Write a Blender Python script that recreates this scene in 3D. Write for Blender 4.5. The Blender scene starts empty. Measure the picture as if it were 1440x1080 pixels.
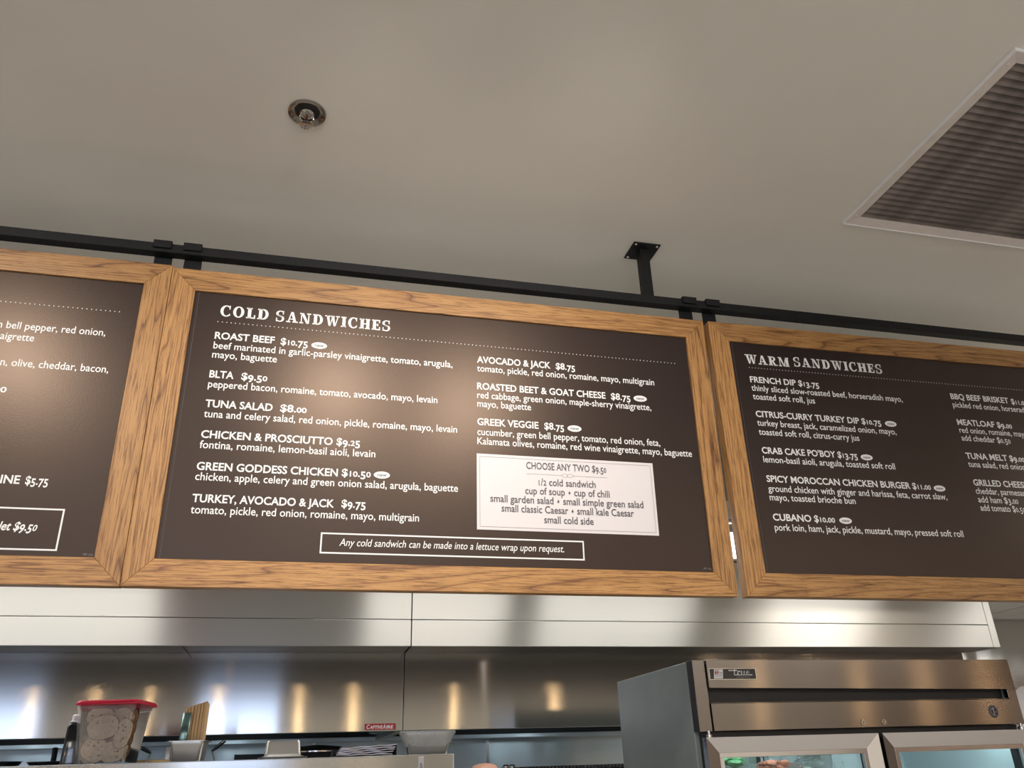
import bpy, bmesh, math, random
from mathutils import Matrix, Vector
random.seed(7)
S = bpy.context.scene
COL = S.collection
PI = math.pi

# ------------------------------------------------------------------ camera
R_ = Vector((0.97110, -0.23670, -0.03050)); F_ = Vector((0.22650, 0.87410, 0.42970))
F_.normalize(); R_ = (R_ - F_ * R_.dot(F_)).normalized(); U_ = R_.cross(F_)
cd = bpy.data.cameras.new('camera'); cam = bpy.data.objects.new('camera', cd); COL.objects.link(cam)
M = Matrix((R_, U_, -F_)).transposed().to_4x4(); M.translation = Vector((0, 0, 1.66))
cam.matrix_world = M
cd.sensor_width = 36; cd.sensor_fit = 'HORIZONTAL'; cd.lens = 36 * 1138.92 / 1440
cd.clip_start = 0.05; cd.clip_end = 60
S.camera = cam

# ------------------------------------------------------------------ exposure, world
S.view_settings.view_transform = 'Standard'; S.view_settings.look = 'None'
S.view_settings.gamma = 1; S.view_settings.use_curve_mapping = False
S.view_settings.exposure = 0.0
W = bpy.data.worlds.new('world'); S.world = W; W.use_nodes = True
W.node_tree.nodes['Background'].inputs[0].default_value = (0.75, 0.85, 1.0, 1)
W.node_tree.nodes['Background'].inputs[1].default_value = 0.25

def light(name, kind, loc, power, color, aim=None, **kw):
    l = bpy.data.lights.new(name, kind); l.energy = power; l.color = color
    for k, v in kw.items(): setattr(l, k, v)
    o = bpy.data.objects.new(name, l); COL.objects.link(o); o.location = loc
    if aim is not None:
        o.rotation_euler = (Vector(aim) - Vector(loc)).to_track_quat('-Z', 'Y').to_euler()
    return o
WARM = (1.0, 0.915, 0.81)
# daylight through the shop front behind the camera
for wx, ww in ((-0.95, 1.3), (-4.3, 0.9)):
    light('window_daylight', 'AREA', (wx, -5.9, 1.95), 38*ww, (0.52, 0.68, 1.0), (wx, 0, 1.95), shape='RECTANGLE', size=ww, size_y=2.9)
# unseen area lights added as dining room fill, split to band the steel
for dx, dp in ((-3.2, 30), (-1.3, 30), (0.55, 32), (2.35, 32), (4.1, 32), (5.4, 26), (6.6, 22), (7.5, 12)):
    light('dining_fill', 'AREA', (dx, -3.4, 3.40), dp*1.1, (1.0, 0.965, 0.89), (dx, -3.4, 0), shape='RECTANGLE', size=0.6, size_y=2.6)
# the ceiling spots which wash the menu boards
SPOTS = [(-1.35, 1.05, 62), (0.055, 0.95, 66), (0.74, 0.87, 66), (5.3, 0.7, 130)]  # last spot added to brighten the warm board, glare kept out of frame
for sx, sy, pw in SPOTS:
    light('board_spot', 'SPOT', (sx, sy, 3.30), pw, WARM, (sx * 0.9 + 0.1, 2.4, 2.45), spot_size=math.radians(100), spot_blend=1.0, shadow_soft_size=0.06)

# ------------------------------------------------------------------ materials
def mat(name, col, rough=0.5, metal=0.0, **kw):
    m = bpy.data.materials.new(name); m.use_nodes = True
    b = m.node_tree.nodes['Principled BSDF']
    b.inputs['Base Color'].default_value = (*col, 1); b.inputs['Roughness'].default_value = rough
    b.inputs['Metallic'].default_value = metal
    for k, v in kw.items():
        b.inputs[k.replace('_', ' ')].default_value = v
    return m
def nn(m, t, **kw):
    n = m.node_tree.nodes.new(t)
    for k, v in kw.items(): setattr(n, k, v)
    return n
def lk(m, a, b): m.node_tree.links.new(a, b)
def bsdf(m): return m.node_tree.nodes['Principled BSDF']
def mapped(m, scale, coord='Object', rnd=False):
    tc = nn(m, 'ShaderNodeTexCoord'); mp = nn(m, 'ShaderNodeMapping'); mp.inputs['Scale'].default_value = scale
    lk(m, tc.outputs[coord], mp.inputs['Vector'])
    if rnd:
        oi = nn(m, 'ShaderNodeObjectInfo'); mul = nn(m, 'ShaderNodeMath', operation='MULTIPLY'); mul.inputs[1].default_value = 37.0
        lk(m, oi.outputs['Random'], mul.inputs[0]); cb = nn(m, 'ShaderNodeCombineXYZ')
        for i in range(3): lk(m, mul.outputs[0], cb.inputs[i])
        lk(m, cb.outputs[0], mp.inputs['Location'])
    return mp.outputs['Vector']
def ramp(m, fac, stops):
    r = nn(m, 'ShaderNodeValToRGB'); e = r.color_ramp.elements
    while len(e) < len(stops): e.new(0.5)
    for i, (p, c) in enumerate(stops): e[i].position = p; e[i].color = (*c, 1)
    lk(m, fac, r.inputs[0]); return r.outputs[0]
def bump(m, h, strength, dist=0.001):
    b = nn(m, 'ShaderNodeBump'); b.inputs['Strength'].default_value = strength; b.inputs['Distance'].default_value = dist
    lk(m, h, b.inputs['Height']); lk(m, b.outputs[0], bsdf(m).inputs['Normal'])

def steel(name, col, rough, aniso=0.85, streak=(1.2, 1.2, 260), wob=0.0, rot=0.25):
    m = mat(name, col, rough, 1.0)
    b = bsdf(m); b.inputs['Anisotropic'].default_value = aniso; b.inputs['Anisotropic Rotation'].default_value = rot
    t = nn(m, 'ShaderNodeTangent', direction_type='RADIAL', axis='Z'); lk(m, t.outputs[0], b.inputs['Tangent'])
    n = nn(m, 'ShaderNodeTexNoise'); n.inputs['Scale'].default_value = 1; n.inputs['Detail'].default_value = 3
    lk(m, mapped(m, streak), n.inputs['Vector'])
    mr = nn(m, 'ShaderNodeMapRange'); mr.inputs[3].default_value = rough * 0.85; mr.inputs[4].default_value = rough * 1.15
    lk(m, n.outputs[0], mr.inputs[0]); lk(m, mr.outputs[0], b.inputs['Roughness'])
    if wob:
        w = nn(m, 'ShaderNodeTexNoise'); w.inputs['Scale'].default_value = 1; w.inputs['Detail'].default_value = 1
        lk(m, mapped(m, (3.2, 3.2, 1.3)), w.inputs['Vector']); bump(m, w.outputs[0], 1.0, wob)
    return m
def oak(name, along):
    m = mat(name, (0.5, 0.28, 0.13), 0.42)
    sc = (0.42, 9, 9) if along == 'X' else (9, 9, 0.42)
    v = mapped(m, sc, rnd=True)
    big = nn(m, 'ShaderNodeTexNoise'); big.inputs['Scale'].default_value = 0.9; big.inputs['Detail'].default_value = 2; big.inputs['Distortion'].default_value = 0.15
    lk(m, v, big.inputs['Vector'])
    mul = nn(m, 'ShaderNodeMath', operation='MULTIPLY'); mul.inputs[1].default_value = 20; lk(m, big.outputs[0], mul.inputs[0])
    fr = nn(m, 'ShaderNodeMath', operation='FRACT'); lk(m, mul.outputs[0], fr.inputs[0])
    c1 = ramp(m, fr.outputs[0], [(0.0, (0.17, 0.070, 0.022)), (0.05, (0.264, 0.125, 0.048)), (0.12, (0.390, 0.198, 0.068)), (0.6, (0.462, 0.248, 0.090)), (0.93, (0.405, 0.208, 0.072)), (1.0, (0.264, 0.125, 0.048))])
    f = nn(m, 'ShaderNodeTexNoise'); f.inputs['Scale'].default_value = 1; f.inputs['Detail'].default_value = 4; f.inputs['Roughness'].default_value = 0.7
    s2 = (9, 260, 260) if along == 'X' else (260, 260, 9)
    lk(m, mapped(m, s2, rnd=True), f.inputs['Vector'])
    c2 = ramp(m, f.outputs[0], [(0.40, (0.36, 0.27, 0.20)), (0.50, (1, 1, 1))])
    mx = nn(m, 'ShaderNodeMix', data_type='RGBA', blend_type='MULTIPLY'); mx.inputs[0].default_value = 0.8
    lk(m, c1, mx.inputs[6]); lk(m, c2, mx.inputs[7])
    oi = nn(m, 'ShaderNodeObjectInfo'); hs = nn(m, 'ShaderNodeHueSaturation')
    mr = nn(m, 'ShaderNodeMapRange'); mr.inputs[3].default_value = 0.86; mr.inputs[4].default_value = 1.1
    lk(m, oi.outputs['Random'], mr.inputs[0]); lk(m, mr.outputs[0], hs.inputs['Value'])
    lk(m, mx.outputs[2], hs.inputs['Color']); lk(m, hs.outputs[0], bsdf(m).inputs['Base Color'])
    bump(m, f.outputs[0], 0.15, 0.0006)
    return m
def painted(name, col, rough, nscale, ncol, bmp=0.1):
    m = mat(name, col, rough)
    n = nn(m, 'ShaderNodeTexNoise'); n.inputs['Scale'].default_value = nscale; n.inputs['Detail'].default_value = 5
    tc = nn(m, 'ShaderNodeTexCoord'); lk(m, tc.outputs['Object'], n.inputs['Vector'])
    lk(m, ramp(m, n.outputs[0], [(0.3, ncol), (0.7, col)]), bsdf(m).inputs['Base Color'])
    if bmp: bump(m, n.outputs[0], bmp, 0.002)
    return m

m_ceil = painted('ceiling paint', (0.84, 0.815, 0.755), 0.7, 2.0, (0.81, 0.785, 0.725), 0.02)
m_wallp = painted('wall paint', (0.70, 0.67, 0.61), 0.7, 4, (0.66, 0.63, 0.57))
m_wallb = painted('brown wall paint', (0.20, 0.15, 0.12), 0.7, 4, (0.18, 0.135, 0.105))
m_floor = painted('floor tile', (0.60, 0.58, 0.54), 0.5, 3, (0.52, 0.50, 0.47))
m_tile = painted('ceiling tile', (0.72, 0.71, 0.67), 0.8, 60, (0.62, 0.61, 0.57))
m_oakx = oak('oak along x', 'X'); m_oakz = oak('oak along z', 'Z')
m_side = painted('oak edge', (0.36, 0.17, 0.08), 0.5, 40, (0.26, 0.12, 0.05))
m_back = painted('board back', (0.10, 0.085, 0.075), 0.6, 12, (0.08, 0.068, 0.06))
m_black = painted('black powder coat', (0.007, 0.0075, 0.009), 0.5, 90, (0.013, 0.0135, 0.016), 0.15)
bsdf(m_black).inputs['Specular IOR Level'].default_value = 0.28
m_steel = steel('brushed steel hood', (0.70, 0.68, 0.64), 0.50, 0.95)
m_steelf = steel('brushed steel hood front', (0.44, 0.43, 0.415), 0.12, 0.96, wob=0.001)
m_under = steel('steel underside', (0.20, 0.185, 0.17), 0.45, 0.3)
m_fridge = steel('brushed steel refrigerator', (0.245, 0.215, 0.195), 0.17, 0.92)
m_door = steel('door aluminium', (0.78, 0.77, 0.81), 0.13, 0.5)
m_wallsteel = steel('wall steel', (0.52, 0.60, 0.65), 0.34, 0.3, wob=0.02); bsdf(m_wallsteel).inputs['Metallic'].default_value = 0.7
m_wallsteel2 = steel('polished wall steel', (0.72, 0.72, 0.70), 0.20, 0.3, wob=0.05)
m_dull = mat('dull steel', (0.55, 0.55, 0.54), 0.33, 1.0)
m_chrome = mat('chrome', (0.60, 0.58, 0.55), 0.15, 1.0)
m_galv = painted('grey aluminium side', (0.25, 0.28, 0.28), 0.38, 8, (0.22, 0.25, 0.25), 0)
bsdf(m_galv).inputs['Metallic'].default_value = 0.45
m_dark = mat('dark interior', (0.012, 0.012, 0.014), 0.5)
m_iron = mat('black iron', (.015, .016, .018), .25)
m_text = mat('white print', (0.80, 0.80, 0.81), 0.45)
m_white = mat('white print box', (0.70, 0.67, 0.69), 0.5)
m_greyp = mat('grey print', (0.30, 0.28, 0.30), 0.5)
m_ink = mat('dark grey ink', (0.085, 0.075, 0.085), 0.5)
m_blackp = mat('black print', (0.03, 0.028, 0.03), 0.5)
m_panel = mat('menu panel', (0.017, 0.013, 0.015), 0.36)
n_ = nn(m_panel, 'ShaderNodeTexNoise'); n_.inputs['Scale'].default_value = 220; n_.inputs['Detail'].default_value = 3
lk(m_panel, nn(m_panel, 'ShaderNodeTexCoord').outputs['Object'], n_.inputs['Vector']); bump(m_panel, n_.outputs[0], 0.25, 0.0006)
bsdf(m_panel).inputs['Specular IOR Level'].default_value = 0.58
bsdf(m_panel).inputs['Specular Tint'].default_value = (1.0, 0.74, 0.57, 1)
m_vent = painted('vent paint', (0.84, 0.78, 0.75), 0.5, 30, (0.78, 0.72, 0.68))
m_slat = painted('dusty louver', (0.27, 0.23, 0.215), 0.6, 7, (0.07, 0.058, 0.053), 0.3)
def emit(name, col, s):
    m = mat(name, (0.8, 0.8, 0.8), 0.5); b = bsdf(m)
    b.inputs['Emission Color'].default_value = (*col, 1); b.inputs['Emission Strength'].default_value = s
    return m
m_troffer = emit('fluorescent diffuser', (1.0, 0.98, 0.93), 5.6)
m_globe = emit('hood lamp glass', (0.80, 0.93, 1.0), 34)
m_pend = emit('pendant lamp glass', (1.0, 0.66, 0.33), 75)
m_spotd = emit('spot lamp face', (1.0, 0.78, 0.55), 20)
m_led = emit('cooler lamp tube', (0.75, 0.96, 1.0), 22)

# ------------------------------------------------------------------ mesh helpers
class MB:
    def __init__(s): s.bm = bmesh.new()
    def box(s, x0, x1, y0, y1, z0, z1, bev=0.0, rot=None, seg=1):
        r = bmesh.ops.create_cube(s.bm, size=1.0)
        vs = r['verts']; c = Vector(((x0+x1)/2, (y0+y1)/2, (z0+z1)/2))
        for v in vs: v.co = Vector((v.co.x*(x1-x0), v.co.y*(y1-y0), v.co.z*(z1-z0)))
        if rot is not None:
            for v in vs: v.co = rot @ v.co
        for v in vs: v.co += c
        if bev:
            es = {e for v in vs for e in v.link_edges}
            bmesh.ops.bevel(s.bm, geom=list(es), offset=bev, segments=seg, affect='EDGES', profile=0.5)
        return s
    def hexa(s, bot, top):
        b = [s.bm.verts.new(p) for p in bot]; t = [s.bm.verts.new(p) for p in top]; n = len(b)
        s.bm.faces.new(b[::-1]); s.bm.faces.new(t)
        for i in range(n): s.bm.faces.new((b[i], b[(i+1) % n], t[(i+1) % n], t[i]))
        return s
    def lathe(s, prof, n=32, c=(0, 0, 0), sx=1, sy=1, a0=0.0, power=None, M=None):
        rings = []
        for r, z in prof:
            ring = []
            for i in range(n):
                a = a0 + 2*PI*i/n; ca, sa = math.cos(a), math.sin(a)
                if power:
                    k = (abs(ca)**power + abs(sa)**power) ** (-1.0/power)
                else: k = 1
                p = Vector((c[0]+r*k*ca*sx, c[1]+r*k*sa*sy, c[2]+z))
                ring.append(s.bm.verts.new(M @ p if M else p))
            rings.append(ring)
        for a, b in zip(rings, rings[1:]):
            for i in range(n):
                s.bm.faces.new((a[i], a[(i+1) % n], b[(i+1) % n], b[i]))
        if prof[0][0] > 1e-6: s.bm.faces.new(rings[0][::-1])
        if prof[-1][0] > 1e-6: s.bm.faces.new(rings[-1])
        return s
    def tube(s, pts, r, n=8):
        pts = [Vector(p) for p in pts]; rings = []
        for i, p in enumerate(pts):
            d = (pts[min(i+1, len(pts)-1)] - pts[max(i-1, 0)]).normalized()
            up = Vector((0, 0, 1)) if abs(d.z) < 0.9 else Vector((1, 0, 0))
            a = d.cross(up).normalized(); b = d.cross(a)
            rr = r[i] if isinstance(r, (list, tuple)) else r
            rings.append([s.bm.verts.new(p + (a*math.cos(2*PI*k/n) + b*math.sin(2*PI*k/n))*rr) for k in range(n)])
        for a, b in zip(rings, rings[1:]):
            for k in range(n): s.bm.faces.new((a[k], a[(k+1) % n], b[(k+1) % n], b[k]))
        s.bm.faces.new(rings[0][::-1]); s.bm.faces.new(rings[-1]); return s
    def poly(s, pts, y=0.0):
        s.bm.faces.new([s.bm.verts.new((p[0], y, p[1])) for p in pts]); return s
    def build(s, name, m, parent=None, smooth=False, loc=None, kind=None, label=None):
        me = bpy.data.meshes.new(name)
        bmesh.ops.recalc_face_normals(s.bm, faces=s.bm.faces)
        s.bm.to_mesh(me); s.bm.free()
        if smooth:
            for p in me.polygons: p.use_smooth = True
            me.set_sharp_from_angle(angle=math.radians(38))
        me.materials.append(m)
        o = bpy.data.objects.new(name, me); COL.objects.link(o)
        if parent: o.parent = parent
        if loc: o.location = loc
        if kind: o['kind'] = kind
        if label: o['label'] = label
        return o
def thing(name, label, cat, loc=(0, 0, 0), rz=0.0, group=None):
    o = bpy.data.objects.new(name, None); COL.objects.link(o); o.empty_display_size = 0.05
    o.location = loc; o.rotation_euler = (0, 0, rz); o['label'] = label; o['category'] = cat
    if group: o['group'] = group
    return o
def B(x0, x1, y0, y1, z0, z1, bev=0.0): return MB().box(x0, x1, y0, y1, z0, z1, bev)

# ------------------------------------------------------------------ room shell
B(-5.0, 8.0, -6.0, 6.0, -0.1, 0.0).build('floor', m_floor, kind='structure')
VX0, VX1, VY0, VY1 = 1.872, 2.698, 1.293, 2.127
cl = MB()
cl.box(-5.0, VX0+.02, -6.0, 3.12, 3.5, 3.6); cl.box(VX1-.02, 8.0, -6.0, 3.12, 3.5, 3.6)
cl.box(VX0+.02, VX1-.02, -6.0, VY0+.02, 3.5, 3.6); cl.box(VX0+.02, VX1-.02, VY1-.02, 3.12, 3.5, 3.6)
cl.build('ceiling', m_ceil, kind='structure')
B(-5.0, 8.0, 3.12, 3.24, 2.7, 3.6).build('wall_front', m_wallp, kind='structure')
B(-5.15, -5.0, -6.0, 6.15, 0, 3.6).build('wall_left', m_wallp, kind='structure')
B(8.0, 8.15, -6.0, 6.15, 0, 3.6).build('wall_right', m_wallb, kind='structure')
B(-5.0, 8.0, -6.15, -6.0, 0, 3.6).build('wall_rear', m_wallp, kind='structure')
# kitchen rear wall clad in steel sheets with joint strips
wb = B(-5.0, 8.0, 6.0, 6.15, 0, 2.86).build('wall_back', m_wallp, kind='structure')
seams = [-5.0, -3.1, -1.93, -0.78, 0.12, 1.29, 2.5, 3.7, 4.95, 6.2, 8.0]
for a, b in zip(seams, seams[1:]):
    B(a+.004, b-.004, 5.985, 6.0, 0.9, 2.695).build('panel', m_wallsteel2 if a > 4.5 else m_wallsteel, wb)
for a in seams[1:-1]:
    B(a-.012, a+.012, 5.98, 5.986, 0.9, 2.695, .001).build('joint_strip', m_door, wb)
# suspended kitchen ceiling : tees, tiles and light panels
kc = B(-5.0, 8.0, 3.24, 6.0, 2.72, 2.86).build('ceiling_kitchen', m_tile, kind='structure')
TROF = {(-2, 0), (0, 0), (2, 0), (3, 0), (5, 0), (-4, 0)}
xs = [-5.0 + .62*i for i in range(22)]; ys = [3.24, 3.42, 4.03, 4.64, 5.25, 5.86, 6.0]
for x in xs: B(x-.012, x+.012, 3.24, 5.98, 2.70, 2.715).build('ceiling_tee', m_white, kc)
for y in ys[1:-1]: B(-5.0, 8.0, y-.012, y+.012, 2.699, 2.714).build('ceiling_tee', m_white, kc)
light_cells = {(3.42, 1.9), (3.42, -2.7), (3.42, 4.35), (3.42, -0.1), (3.42,0.55)}
for i in range(21):
    for j in range(6):
        x0, x1, y0, y1 = xs[i], min(xs[i+1], 8.0) if i < 20 else 8.0, ys[j], ys[j+1]
        if y1 - y0 < 0.15 and j == 0: pass
        if x0 > 7.9: continue
        B(x0+.013, x1-.013, y0+.013, y1-.013, 2.706, 2.719, .003).build('ceiling_tile', m_tile, kc)

# light panels in the kitchen ceiling; last two added to brighten right wall
for k, (x0, x1, y0, y1, lab) in enumerate([
        (1.30, 2.30, 3.45, 4.0, 'bright light panel seen through the gap between the cold and warm sandwich boards'),
        (-2.6, -0.73, 3.45, 4.0, 'kitchen light panel above the left end of the supply plenum, hidden by the boards'),
        (0.31, 1.15, 3.45, 4.0, 'kitchen light panel over the joint of the supply plenum, hidden by the boards'),
        (2.75, 3.55, 3.45, 4.0, 'kitchen light panel above the middle of the right plenum, hidden by the boards'),
        (4.2, 4.8, 3.45, 4.0, 'kitchen light panel above the right end of the plenum, hidden by the boards'),
        (6.7, 7.8, 3.45, 4.05, 'added wall-brightening light panel in the far right corner, outside the frame'),
        (5.5, 6.1, 3.45, 4.65, 'added wall-brightening light panel right of the plenum end, hidden by the warm sandwiches board')]):
    t = thing('ceiling_light', lab, 'light', ((x0+x1)/2, (y0+y1)/2, 2.66), group='kitchen ceiling light panels')
    w, d = (x1-x0)/2, (y1-y0)/2
    f = MB()
    f.box(-w, w, -d, -d+.02, 0, .038, .002); f.box(-w, w, d-.02, d, 0, .038, .002)
    f.box(-w, -w+.02, -d+.02, d-.02, 0, .038, .002); f.box(w-.02, w, -d+.02, d-.02, 0, .038, .002)
    f.build('frame', m_white, t)
    B(-w+.021, w-.021, -d+.021, d-.021, .008, .014).build('diffuser', m_troffer, t)

# ------------------------------------------------------------------ lamps of the dining room (behind the camera)
for sx, sy, pw in SPOTS:
    t = thing('spot_lamp', 'black ceiling spot lamp aimed at the menu boards', 'lamp', (sx, sy, 3.5), group='board spot lamps')
    MB().lathe([(.045, 0), (.045, -.012), (.01, -.014), (.01, -.06)], 20).build('stem', m_black, t, True)
    d = (Vector((sx*.85+.1, 2.4, 2.45)) - Vector((sx, sy, 3.36))).normalized()
    q = d.to_track_quat('-Z', 'Y').to_matrix().to_4x4(); q.translation = Vector((0, 0, -.10))
    MB().lathe([(.02, .07), (.045, .06), (.055, -.04), (.049, -.04), (.045, -.02)], 20, M=q).build('lamp_head', m_black, t, True)
for px in (-3.1, -2.4, -1.8, -1.0, 0.02, 0.70, 2.0, 3.4, 4.6, 5.8, 6.6, 7.4):  # last three added so their reflections band the cooler front
    t = thing('pendant_lamp', 'small warm pendant lamp over the dining room', 'lamp', (px, -2.5, 2.30), group='dining room pendant lamps')
    MB().lathe([(.0, -.045), (.022, -.036), (.032, 0), (.022, .036), (.012, .05)], 16).build('bulb', m_pend, t, True)
    MB().lathe([(.016, .05), (.016, .09), (.003, .1), (.003, 1.2)], 10).build('cord', m_black, t, True)

# ------------------------------------------------------------------ lettering
_cache = {}
def _raw(ch, off):
    c = bpy.data.curves.new('t', 'FONT'); c.body = ch; c.size = 1; c.resolution_u = 3; c.offset = off; c.fill_mode = 'FRONT'
    o = bpy.data.objects.new('t', c); COL.objects.link(o); bpy.context.view_layer.update()
    me = bpy.data.meshes.new_from_object(o.evaluated_get(bpy.context.evaluated_depsgraph_get()))
    v = [(p.co.x, p.co.y) for p in me.vertices]; f = [tuple(p.vertices) for p in me.polygons]
    bpy.data.objects.remove(o); bpy.data.curves.remove(c); bpy.data.meshes.remove(me)
    return v, f
def _w(s):
    v, _ = _raw(s, 0); return max(p[0] for p in v) - min(p[0] for p in v)
_bar = _w('II')
CAP = max(p[1] for p in _raw('H', 0)[0]); XH = max(p[1] for p in _raw('x', 0)[0])
def glyph(ch, off):
    k = (ch, off)
    if k not in _cache:
        adv = _w('I' + ch + 'I') - _bar if ch != ' ' else _w('I I') - _bar
        if ch == ' ': v, f = [], []
        elif ch == '*':
            v = [(.12, .28), (.25, .10), (.38, .28), (.25, .46)]; f = [(0, 1, 2, 3)]; adv = .5
        else: v, f = _raw(ch, off)
        if ch in '012':
            dh = max(p[1] for p in v); s = CAP*.74/dh; v = [(x*s*1.12, y*s) for x, y in v]; adv *= s*1.12
        elif ch in '34579':
            dh = max(p[1] for p in v); v = [(x*.96, y-(dh-CAP*.76)) for x, y in v]; adv *= .97
        _cache[k] = (v, f, adv)
    return _cache[k]
def layout(txt, off, track=0.0):
    x = 0; out = []
    for ch in txt:
        v, f, a = glyph(ch, off); out.append((x, v, f)); x += a + track
    return out, x - track
def ink(out):
    xs_ = [x + p[0] for x, v, f in out for p in v]
    return min(xs_), max(xs_)
def write(bm, txt, xl, xr, z, size, off=0.0, fit=None, pre='', shear=0.0, track=0.0, y=0.0):
    """fit: the part of the line whose ink spans xl..xr; pre: text that runs on before it"""
    base = fit if fit else txt
    o, adv = layout(base, off, track); a, b = ink(o); k = (xr - xl) / (b - a)
    full = txt
    o2, _ = layout(full, off, track)
    shift = 0
    if pre:
        o3, adv3 = layout(pre, off, track); shift = -(adv3 + track)
        o2, _ = layout(pre + txt, off, track)
    for x, v, f in o2:
        vs = [bm.verts.new((xl + (x + shift + p[0] - a)*k + p[1]*size*shear, y, z + p[1]*size)) for p in v]
        for q in f:
            try: bm.faces.new([vs[i] for i in q])
            except ValueError: pass

# slab-serif capitals for the board titles (unit cap height)
def ell(cx, cz, rx, rz, a0, a1, n=14):
    return [(cx + rx*math.cos(math.radians(a0 + (a1-a0)*i/n)), cz + rz*math.sin(math.radians(a0 + (a1-a0)*i/n))) for i in range(n+1)]
def rc(x0, x1, z0, z1): return [[(x0, z0), (x1, z0), (x1, z1), (x0, z1)]]
def band(o, i):
    return [[o[k], o[k+1], i[k+1], i[k]] for k in range(len(o)-1)]
def slab(ch):
    s, h = .25, .115
    if ch == 'I': return rc(.12, .12+s, 0, 1) + rc(.02, .43, 0, h) + rc(.02, .43, 1-h, 1), .45
    if ch == 'L': return rc(.10, .10+s, 0, 1) + rc(0, .42, 1-h, 1) + rc(0, .66, 0, h) + rc(.56, .66, h, .34), .68
    if ch == 'H': return rc(.09, .09+s, 0, 1) + rc(.55, .55+s, 0, 1) + rc(.3, .55, .45, .56) + rc(0, .38, 0, h) + rc(0, .38, 1-h, 1) + rc(.47, .85, 0, h) + rc(.47, .85, 1-h, 1), .87
    if ch == 'E': return rc(.09, .09+s, 0, 1) + rc(0, .68, 0, h) + rc(0, .66, 1-h, 1) + rc(.3, .5, .46, .55) + rc(.45, .52, .36, .65) + rc(.59, .68, h, .32) + rc(.57, .66, .70, 1-h), .70
    if ch == 'N': return rc(.10, .18, 0, 1) + rc(.66, .75, 0, 1) + [[(.07, 1), (.30, 1), (.75, 0), (.55, 0)]] + rc(0, .30, 0, h) + rc(0, .25, 1-h, 1) + rc(.55, .87, 1-h, 1), .89
    if ch == 'M': return rc(.10, .18, 0, 1) + rc(.74, .74+s, 0, 1) + [[(.07, 1), (.30, 1), (.58, 0), (.48, 0)], [(.48, 0), (.58, 0), (.84, 1), (.74, 1)]] + rc(0, .30, 0, h) + rc(0, .25, 1-h, 1) + rc(.64, 1.04, 0, h) + rc(.84, 1.04, 1-h, 1), 1.06
    if ch == 'W': return [[(.10, 1), (.32, 1), (.46, 0), (.32, 0)], [(.40, 0), (.46, 0), (.62, .9), (.55, .9)], [(.48, 1), (.70, 1), (.86, 0), (.72, 0)], [(.79, 0), (.86, 0), (1.07, 1), (.99, 1)]] + rc(0, .40, 1-h, 1) + rc(.44, .76, 1-h, 1) + rc(.88, 1.16, 1-h, 1), 1.14
    if ch == 'A': return [[(.10, 0), (.19, 0), (.43, 1), (.34, 1)], [(.32, 1), (.52, 1), (.80, 0), (.58, 0)]] + rc(.22, .62, .27, .36) + rc(0, .32, 0, h) + rc(.48, .90, 0, h), .89
    if ch == 'D': return rc(.09, .09+s, 0, 1) + rc(0, .42, 0, h) + rc(0, .42, 1-h, 1) + band(ell(.40, .5, .40, .5, -90, 90), ell(.36, .5, .22, .40, -90, 90)), .83
    if ch == 'O': return band(ell(.40, .5, .40, .53, 0, 360, 28), ell(.40, .5, .18, .43, 0, 360, 28)), .83
    if ch == 'C': return band(ell(.42, .5, .42, .53, 42, 318, 22), ell(.44, .5, .22, .43, 50, 310, 22)) + rc(.62, .70, .66, 1.02) + rc(.64, .72, .08, .26), .78
    if ch == 'R': return rc(.09, .09+s, 0, 1) + rc(0, .40, 0, h) + rc(0, .45, 1-h, 1) + band(ell(.42, .735, .30, .265, -90, 90, 10), ell(.40, .735, .13, .165, -90, 90, 10)) + rc(.3, .42, .47, .57) + [[(.34, .5), (.50, .52), (.70, .1), (.52, 0)]] + rc(.55, .86, 0, h), .87
    if ch == 'S': return band(ell(.35, .74, .33, .29, 40, 225, 12), ell(.37, .75, .17, .19, 40, 240, 12)) + [[(.10, .55), (.24, .61), (.62, .45), (.50, .38)], [(.10, .66), (.10, .55), (.62, .34), (.64, .47)]] + band(ell(.34, .27, .33, .30, -140, 45, 12), ell(.32, .26, .17, .20, -140, 30, 12)) + rc(.53, .61, .68, 1.02) + rc(.05, .13, -.02, .34), .71
    return [], .35
def write_slab(bm, txt, xl, xr, z, h):
    x = 0; polys = []
    for ch in txt:
        p, a = slab(ch); polys += [[(x+q[0], q[1]) for q in r] for r in p]; x += a + .13
    k = (xr-xl)/(x-.13-.02)
    for r in polys: bm.faces.new([bm.verts.new((xl+q[0]*k, 0, z+q[1]*h)) for q in r])
def rect_frame(bm, x0, x1, z0, z1, t, x0b=None, y=0.0):
    for a in ((x0, x1, z0, z0+t), (x0, x1, z1-t, z1), (x0, x0+t, z0+t, z1-t), (x1-t, x1, z0+t, z1-t)):
        bm.faces.new([bm.verts.new(p) for p in ((a[0], y, a[2]), (a[1], y, a[2]), (a[1], y, a[3]), (a[0], y, a[3]))])
def disc(bm, cx, cz, rx, rz, n=20, y=0.0):
    bm.faces.new([bm.verts.new((cx+rx*math.cos(2*PI*i/n), y, cz+rz*math.sin(2*PI*i/n))) for i in range(n)])

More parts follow.
